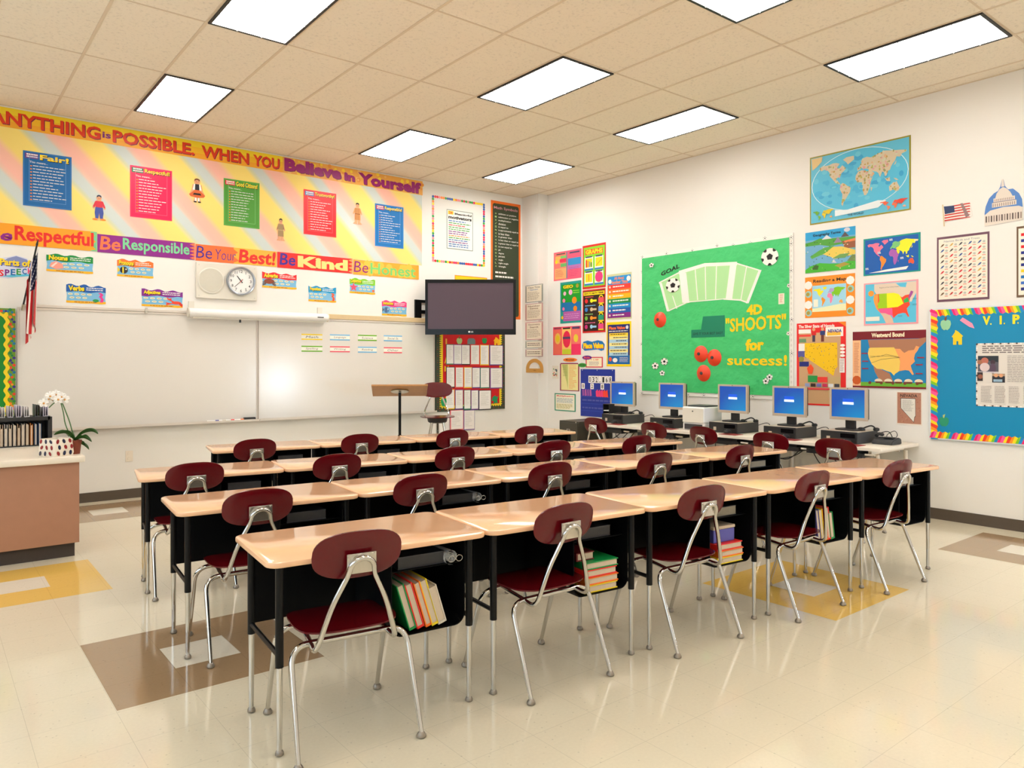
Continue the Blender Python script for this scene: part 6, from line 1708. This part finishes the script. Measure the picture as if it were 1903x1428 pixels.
s.done('map_poster', 'orange poster titled Reading a Map', 'poster')
s = RS([(1605.5, 527), (1707, 519.5), (1706.5, 602), (1606, 605)], S(246, 160, 168)); s.rect(.03, .03, .965, .965, S(90, 194, 226))
s.poly([(.2, .04), (.965, .04), (.965, .3), (.88, .5), (.7, .44), (.55, .3), (.24, .27), (.2, .2)], S(226, 206, 184)); s.poly([(.6, .05), (.8, .05), (.78, .16), (.68, .14)], S(90, 194, 226)); s.poly([(.28, .66), (.46, .72), (.54, .86), (.56, .965), (.42, .965), (.36, .8)], S(226, 190, 166))
BX = (.2, .27, .93, .86)
def ub(p): return inbox(p, *BX)
s.poly(ub(USA), S(246, 70, 40)); s.poly(ub([(0, .02), (.1, .0), (.1, .3), (.08, .5), (.16, .76), (.06, .6), (0, .36), (-.02, .2)]), S(248, 160, 70)); s.poly(ub([(.12, .0), (.32, .0), (.33, .58), (.1, .58), (.09, .4), (.13, .3)]), S(160, 206, 10)); s.poly(ub([(.32, 0), (.5, 0), (.62, .06), (.66, .14), (.7, .28), (.74, .44), (.6, .56), (.33, .58)]), S(248, 240, 20)); s.poly(ub([(.12, .59), (.46, .59), (.47, .84), (.5, 1.0), (.44, .88), (.36, .84), (.28, .78), (.16, .76)]), S(244, 90, 150)); s.poly(ub([(.74, .3), (.84, .2), (.88, .38), (.76, .42)]), S(40, 180, 90)); s.poly(ub([(.86, .26), (.88, .1), (.92, -.04), (.98, .0), (.95, .12), (.9, .24)]), S(170, 80, 160))
s.rect(.04, .8, .3, .9, S(240, 236, 220)); s.circ(.14, .25, .03, S(246, 150, 50), 7); s.text('Regions of the United States', .3, .115, .66, .15, GRY)
for x, y in ((.06, .42), (.9, .55), (.9, .42), (.64, .8)): s.lines(x, y, x + .08, y + .04, 2, S(60, 90, 110), .3, 1, .2)
s.done('regions_map', 'pink-edged map of the United States in coloured regions', 'map')
s = RS([(1481.5, 601.5), (1572.5, 598), (1572, 754), (1480.5, 754)], S(232, 36, 36))
s.rect(.05, .12, .9, .98, S(206, 164, 120)); s.text('The Silver State of Nevada', .04, .02, .78, .06, WHT, .03); s.poly([(.85, 0), (1, 0), (1, .06)], ORG); s.rect(.04, .075, .3, .125, WHT); s.rect(.6, .06, .95, .17, WHT); s.rect(.63, .11, .9, .16, S(250, 190, 60)); s.text('NEVADA', .65, .085, .92, .125, S(50, 50, 140), .04); s.rect(.04, .14, .3, .165, S(240, 70, 60)); s.rect(.05, .19, .2, .235, S(110, 150, 110)); s.rect(.04, .25, .17, .34, WHT); s.rect(.03, .34, .17, .415, S(90, 90, 160))
for x, c in ((.36, S(220, 40, 40)), (.54, S(40, 60, 120))): s.circ(x, .08, .018, SKN, 8); s.rect(x - .05, .1, x + .05, .15, c); s.rect(x - .03, .15, x + .03, .23, S(70, 60, 80) if x < .4 else S(110, 50, 40))
s.poly(inbox(NEVADA, .17, .245, .89, .64), S(244, 196, 14)); rn = random.Random(4); s.l += .0001
for k in range(60):
    x, y = rn.random() * .9, rn.random() * .9
    if inside(x, y, NEVADA): s.ell(.17 + x * .72, .245 + y * .395, .008, .005, [BLK, S(110, 110, 150), S(150, 110, 20), S(120, 60, 20)][k % 4], 5, up=False)
s.rect(.06, .47, .26, .53, S(30, 40, 120)); s.circ(.1, .44, .03, S(150, 140, 60)); s.poly([(.22, .55), (.3, .5), (.36, .55), (.33, .62), (.25, .62)], S(240, 80, 30)); s.rect(.88, .43, .98, .6, WHT); s.lines(.89, .44, .97, .59, 9, S(160, 110, 110), .4)
for k in range(4): s.ell(.94, .28 + k * .04, .05, .017, WHT, 8)
s.rect(.24, .64, .44, .72, S(40, 150, 70)); s.rect(.44, .655, .64, .72, S(236, 60, 50)); s.rect(.66, .65, .9, .9, S(200, 170, 120))
for k in range(6): s.rect(.18 + k * .12, .735, .28 + k * .12, .775, [S(150, 160, 200), S(50, 30, 30), S(110, 110, 170), S(200, 40, 80), S(220, 220, 220), S(60, 60, 70)][k])
s.rect(.05, .79, .95, .81, S(220, 60, 70)); s.done('state_poster', 'red poster with yellow state map titled The Silver State of Nevada', 'poster')
s = RS([(1585, 617), (1722, 613), (1720.5, 723.5), (1585, 720)], S(122, 14, 30))
s.text('Westward Bound', .27, .03, .72, .11, S(250, 236, 200), .04); s.rect(.0, .155, .12, .97, S(246, 190, 140)); s.lines(.02, .2, .1, .75, 22, S(200, 110, 80), .4); s.circ(.06, .87, .045, S(206, 90, 30), 10); s.rect(.12, .145, 1, .97, S(20, 130, 186))
s.poly([(.22, .15), (.9, .15), (1, .13), (1, .2), (.9, .32), (.8, .42), (.6, .34), (.25, .32)], S(174, 120, 90)); s.poly([(.3, .62), (.42, .68), (.52, .74), (.58, .9), (.4, .9), (.32, .72)], S(174, 120, 90))
BX = (.235, .29, .93, .78); s.poly(ub(USA), S(244, 206, 96)); s.poly(ub([(.52, .05), (.62, .06), (.66, .14), (.7, .2), (.78, .12), (.88, .1), (.92, -.04), (.98, .0), (.95, .12), (.9, .24), (.88, .4), (.9, .5), (.82, .64), (.84, .78), (.88, .95), (.85, .97), (.79, .82), (.72, .8), (.6, .84), (.62, .5), (.58, .3)]), S(246, 164, 100))
for pts in ([(.02, .3), (.2, .32), (.35, .24), (.6, .34)], [(.02, .36), (.18, .3), (.4, .3), (.62, .36)], [(.05, .55), (.25, .42), (.45, .38), (.6, .36)]):
    for a, b_ in zip(pts[:-1], pts[1:]): s.poly(ub([a, b_, (b_[0], b_[1] + .012), (a[0], a[1] + .012)]), S(120, 90, 50))
s.rect(.12, .9, 1, .97, S(110, 180, 50))
for k in range(5): s.ell(.37 + k * .135, .885, .055, .05, S(236, 220, 190), a0=180, a1=360); s.rect(.33 + k * .135, .885, .42 + k * .135, .915, S(110, 50, 30)); s.circ(.25 + k * .16, .91, .016, S(120, 60, 40), 7)
for x, y in ((.13, .38), (.14, .52), (.14, .65), (.89, .46), (.87, .58), (.87, .73)): s.rect(x, y, x + .09, y + .02, S(150, 40, 60))
s.rect(.12, .97, 1, 1, S(122, 14, 30)); s.done('history_map', 'maroon-topped map poster titled Westward Bound', 'map')
s = RS([(1667, 728.5), (1714.5, 729), (1713.5, 790.5), (1666, 790)], S(240, 230, 216)); s.rect(.03, .02, .96, .96, S(186, 130, 106)); rn = random.Random(8); s.l += .0001
for k in range(60): s.ell(.06 + rn.random() * .87, .05 + rn.random() * .88, .03, .02, [S(176, 116, 92), S(196, 142, 118), S(180, 124, 104)][k % 3], 6, up=False)
s.text('NEVADA', .15, .07, .82, .16, S(60, 50, 44), .02); s.poly(inbox(NEVADA, .16, .19, .8, .92), BLK); s.poly(inbox(NEVADA, .18, .205, .785, .9), S(232, 226, 214)); s.lines(.24, .25, .7, .6, 12, S(120, 120, 120), .25, 6, .3)
s.done('state_drawing', 'brown drawing of a white state outline lettered NEVADA', 'drawing')
s = RS([(1751, 380), (1808, 376), (1808, 410), (1751, 412)], None)
fl = [(.06, .06), (.3, .1), (.55, .04), (.78, .0), (.92, .1), (.97, .5), (1, .8), (.85, .88), (.7, .84), (.5, .86), (.1, .98)]
s.slabpoly(fl, S(236, 230, 222), .002); s.l = .0022
for k in range(6):
    y = .1 + k * .15
    s.poly([(.08, y), (.5, y - .02), (.9, y - .03 + .03 * (k > 3)), (.93, y + .04), (.5, y + .055), (.09, y + .075)], S(206, 60, 50))
s.poly([(.06, .07), (.4, .1), (.42, .48), (.1, .52)], S(44, 60, 100)); s.slabpoly([(.0, -.05), (.04, -.05), (.09, 1.2), (.05, 1.2)], S(220, 200, 160), .003)
s.poly([(.6, .04), (.68, .04), (.9, .8), (.78, .86)], S(150, 120, 120)); s.done('paper_flag', 'small paper flag cutout left of the domed building', 'cutout')
s = RS([(1830, 337), (1901, 330), (1901, 414), (1830, 419)], None)
s.slabpoly([(0, .7), (.03, .55), (.12, .38), (.25, .28), (.36, .24), (.42, .15), (.46, 0), (.5, 0), (.54, .15), (.62, .24), (.75, .24), (.9, .36), (.98, .5), (1, .7), (1, .96), (0, 1)], S(84, 130, 196), .002); s.l = .0022
ST = S(226, 214, 200); SH_ = S(160, 140, 130)
s.poly([(.44, .16), (.46, .0), (.5, .0), (.53, .16)], ST); s.poly([(.28, .42), (.32, .3), (.4, .21), (.49, .17), (.58, .21), (.68, .3), (.74, .4)], ST); s.rect(.24, .40, .8, .48, ST); s.rect(.2, .5, .84, .6, ST); s.rect(.22, .485, .82, .5, SH_); s.poly([(.0, .75), (.15, .66), (.5, .62), (.9, .64), (1, .68), (1, .96), (0, 1)], ST)
for k in range(11): s.rect(.27 + k * .047, .42, .29 + k * .047, .47, SH_, up=False); s.rect(.22 + k * .056, .52, .245 + k * .056, .59, SH_, up=False)
s.up = 1
for k in range(14): s.rect(.03 + k * .07, .78, .065 + k * .07, .92, S(80, 64, 60) if k % 2 == 0 else SH_)
s.done('paper_building', 'paper cutout of a white domed building on blue sky at the right', 'cutout')
s = RS([(1742, 442), (1840, 430), (1838, 556), (1741, 562)], S(110, 74, 90)); s.rect(.035, .035, .965, .965, S(240, 232, 214)); s.text('Names Birds and Trees', .14, .06, .82, .09, S(150, 150, 160), .01)
rn = random.Random(17); bc = [S(200, 60, 50), S(90, 80, 70), S(60, 90, 150), S(214, 170, 80), S(120, 90, 60), S(214, 50, 60), S(70, 70, 80)]; s.l += .0001
for r_ in range(10):
    for c_ in range(5):
        x, y = .1 + c_ * .178, .13 + r_ * .083
        s.poly([(x - .035, y + .03), (x + .0, y - .008), (x + .035, y - .022), (x + .045, y - .008), (x + .01, y + .018)], bc[rn.randint(0, 6)], up=False); s.ell(x + .09, y + .006, .028, .018, S(190, 190, 180), 7, up=False); s.rect(x + .055, y + .035, x + .12, y + .044, S(226, 110, 90), up=False)
s.done('bird_chart', 'chart of many small birds with purple frame', 'poster')
s = RS([(1889.5, 422), (1960, 413), (1960, 548), (1889.5, 554)], S(110, 84, 60)); s.rect(.05, .03, .95, .97, S(242, 236, 220))
for k, c in enumerate((RED, NAV, RED, NAV, S(60, 50, 60), NAV, YEL, BLU, S(60, 110, 200), NAV)): s.rect(.12, .1 + k * .085, .22, .14 + k * .085, c); s.lines(.3, .1 + k * .085, .9, .14 + k * .085, 1, GRY, .6, k)
s.done('rules_chart', 'brown-framed chart with coloured squares cut off at the right edge', 'poster')
# blue VIP board
C4 = [(1731, 575), (2050, 557), (2050, 842), (1727.5, 813)]
s = RS(C4, S(0, 136, 184), thick=.02)
vu, vz, vw, vh = s.u0, s.z0, s.w, s.h
def vx(px, py): p = at_x(px, py, WALL_X - .02); return (-p.y - vu) / vw, 1 - (p.z - vz) / vh
s.frame(.015, S(226, 226, 226))
vb_ = s.done('bulletin_board', 'blue bulletin board lettered V.I.P. with rainbow scalloped border', 'bulletin board')
s = RS(C4, None); s.l = .021
rain = [S(236, 30, 110), S(246, 90, 150), S(250, 220, 20), S(240, 60, 30), S(250, 150, 20), S(248, 224, 20), S(130, 200, 30), S(20, 140, 200)]
bt = .075
def scal(x0, y0, x1, y1, nx, ny, n):
    """scalloped strip from (x0,y0) to (x1,y1) metres; (nx,ny) points into the board"""
    L = math.hypot(x1 - x0, y1 - y0); dx, dy = (x1 - x0) / L, (y1 - y0) / L
    st = L / n
    for k in range(n):
        a0, a1 = k * st, (k + 1) * st; sl = st * .9
        def q(t, d): return ((x0 + dx * t + nx * d) / vw, (y0 + dy * t + ny * d) / vh)
        w0, w1 = bt - .012 * abs(math.cos(k * PI / 2)), bt - .012 * abs(math.cos((k + 1) * PI / 2))
        s.poly([q(a0, .012), q(a1, .012), q(min(a1 + sl, L), w1), q(min(a0 + sl, L), w0)], rain[k % 8], up=False)
    s.l += .0001
scal(0, 0, vw, 0, 0, 1, 56); scal(0, 0, 0, vh, 1, 0, 40); scal(0, vh, vw, vh, 0, -1, 56)
s.emit('border', vb_)
s = RS(C4, None); s.l = .0225
for ch, p0, p1, y0, y1 in (('V', 1826.5, 1841, 588, 604), ('.', 1840.5, 1843, 601, 604), ('I', 1858, 1862, 587, 603), ('.', 1865.5, 1868, 600, 603), ('P', 1882, 1895.5, 585, 602), ('.', 1891, 1893.5, 599, 602)):
    a, b_ = vx(p0, y0), vx(p1, y1); s.text(ch, a[0], a[1], b_[0], b_[1], S(250, 226, 20), .05 if ch != '.' else 0)
o = s.emit('lettering', vb_); o['label'] = 'yellow letters V.I.P.'
xb = WALL_X - .021
cut('R', 1747.5, 592, 1768, 614, APPLE, S(150, 206, 160), 'paper_apple', 'pale green paper apple at the top left of the blue board', 'cutout', xb, BRN); cut('R', 1784, 590, 1811, 611, PENCIL, S(250, 150, 180), 'paper_pencil', 'pink paper pencil on the blue board', 'cutout', xb); cut('R', 1769, 614, 1790, 641, HOUSE, S(250, 206, 20), 'paper_schoolhouse', 'yellow paper schoolhouse on the blue board', 'cutout', xb); cut('R', 1745, 773, 1764, 793, APPLE, S(40, 150, 110), 'paper_apple', 'dark green paper apple at the bottom left of the blue board', 'cutout', xb, S(190, 200, 120))
s = RS([(1814.5, 639), (1935, 636), (1935, 759), (1814, 755)], S(226, 218, 208), plane_at=WALL_X - .021)
for k in range(16): s.rect(k / 16, 0, k / 16 + .03, .02, [S(90, 70, 60), WHT][k % 2], up=False); s.rect(0, k / 16, .02, k / 16 + .03, [S(90, 70, 60), WHT][k % 2], up=False); s.rect(k / 16, .98, k / 16 + .03, 1, [S(90, 70, 60), WHT][k % 2], up=False)
s.lines(.1, .04, .95, .17, 4, GRY, .5, 4, .1)
s.rect(.03, .2, .36, .47, S(90, 90, 100)); s.poly([(.03, .2), (.36, .2), (.36, .3), (.2, .28), (.03, .32)], S(40, 50, 56)); s.circ(.14, .28, .03, S(190, 110, 90)); s.ell(.14, .38, .08, .07, S(220, 200, 200)); s.circ(.27, .3, .02, S(70, 50, 60)); s.ell(.27, .4, .05, .08, S(90, 70, 90)); s.circ(.06, .3, .02, S(170, 110, 80)); s.rect(.03, .45, .36, .47, S(214, 206, 210))
s.rect(.02, .46, .11, .6, S(50, 36, 36)); s.circ(.07, .53, .02, S(150, 90, 70)); s.rect(.26, .48, .46, .62, S(40, 40, 50)); s.rect(.26, .48, .46, .52, S(180, 150, 120)); s.circ(.32, .51, .016, SKN, 8); s.circ(.4, .51, .016, SKN, 8); s.rect(.28, .57, .42, .61, S(150, 180, 200))
for x in (.08, .3, .52, .74): s.lines(x, .68, x + .18, .95, 11, S(150, 140, 136), .3, int(x * 50), .2)
s.lines(.5, .2, .95, .62, 16, S(160, 150, 146), .3, 5, .15)
s.done('newspaper_page', 'pinned newspaper page with photographs on the blue board', 'newspaper')
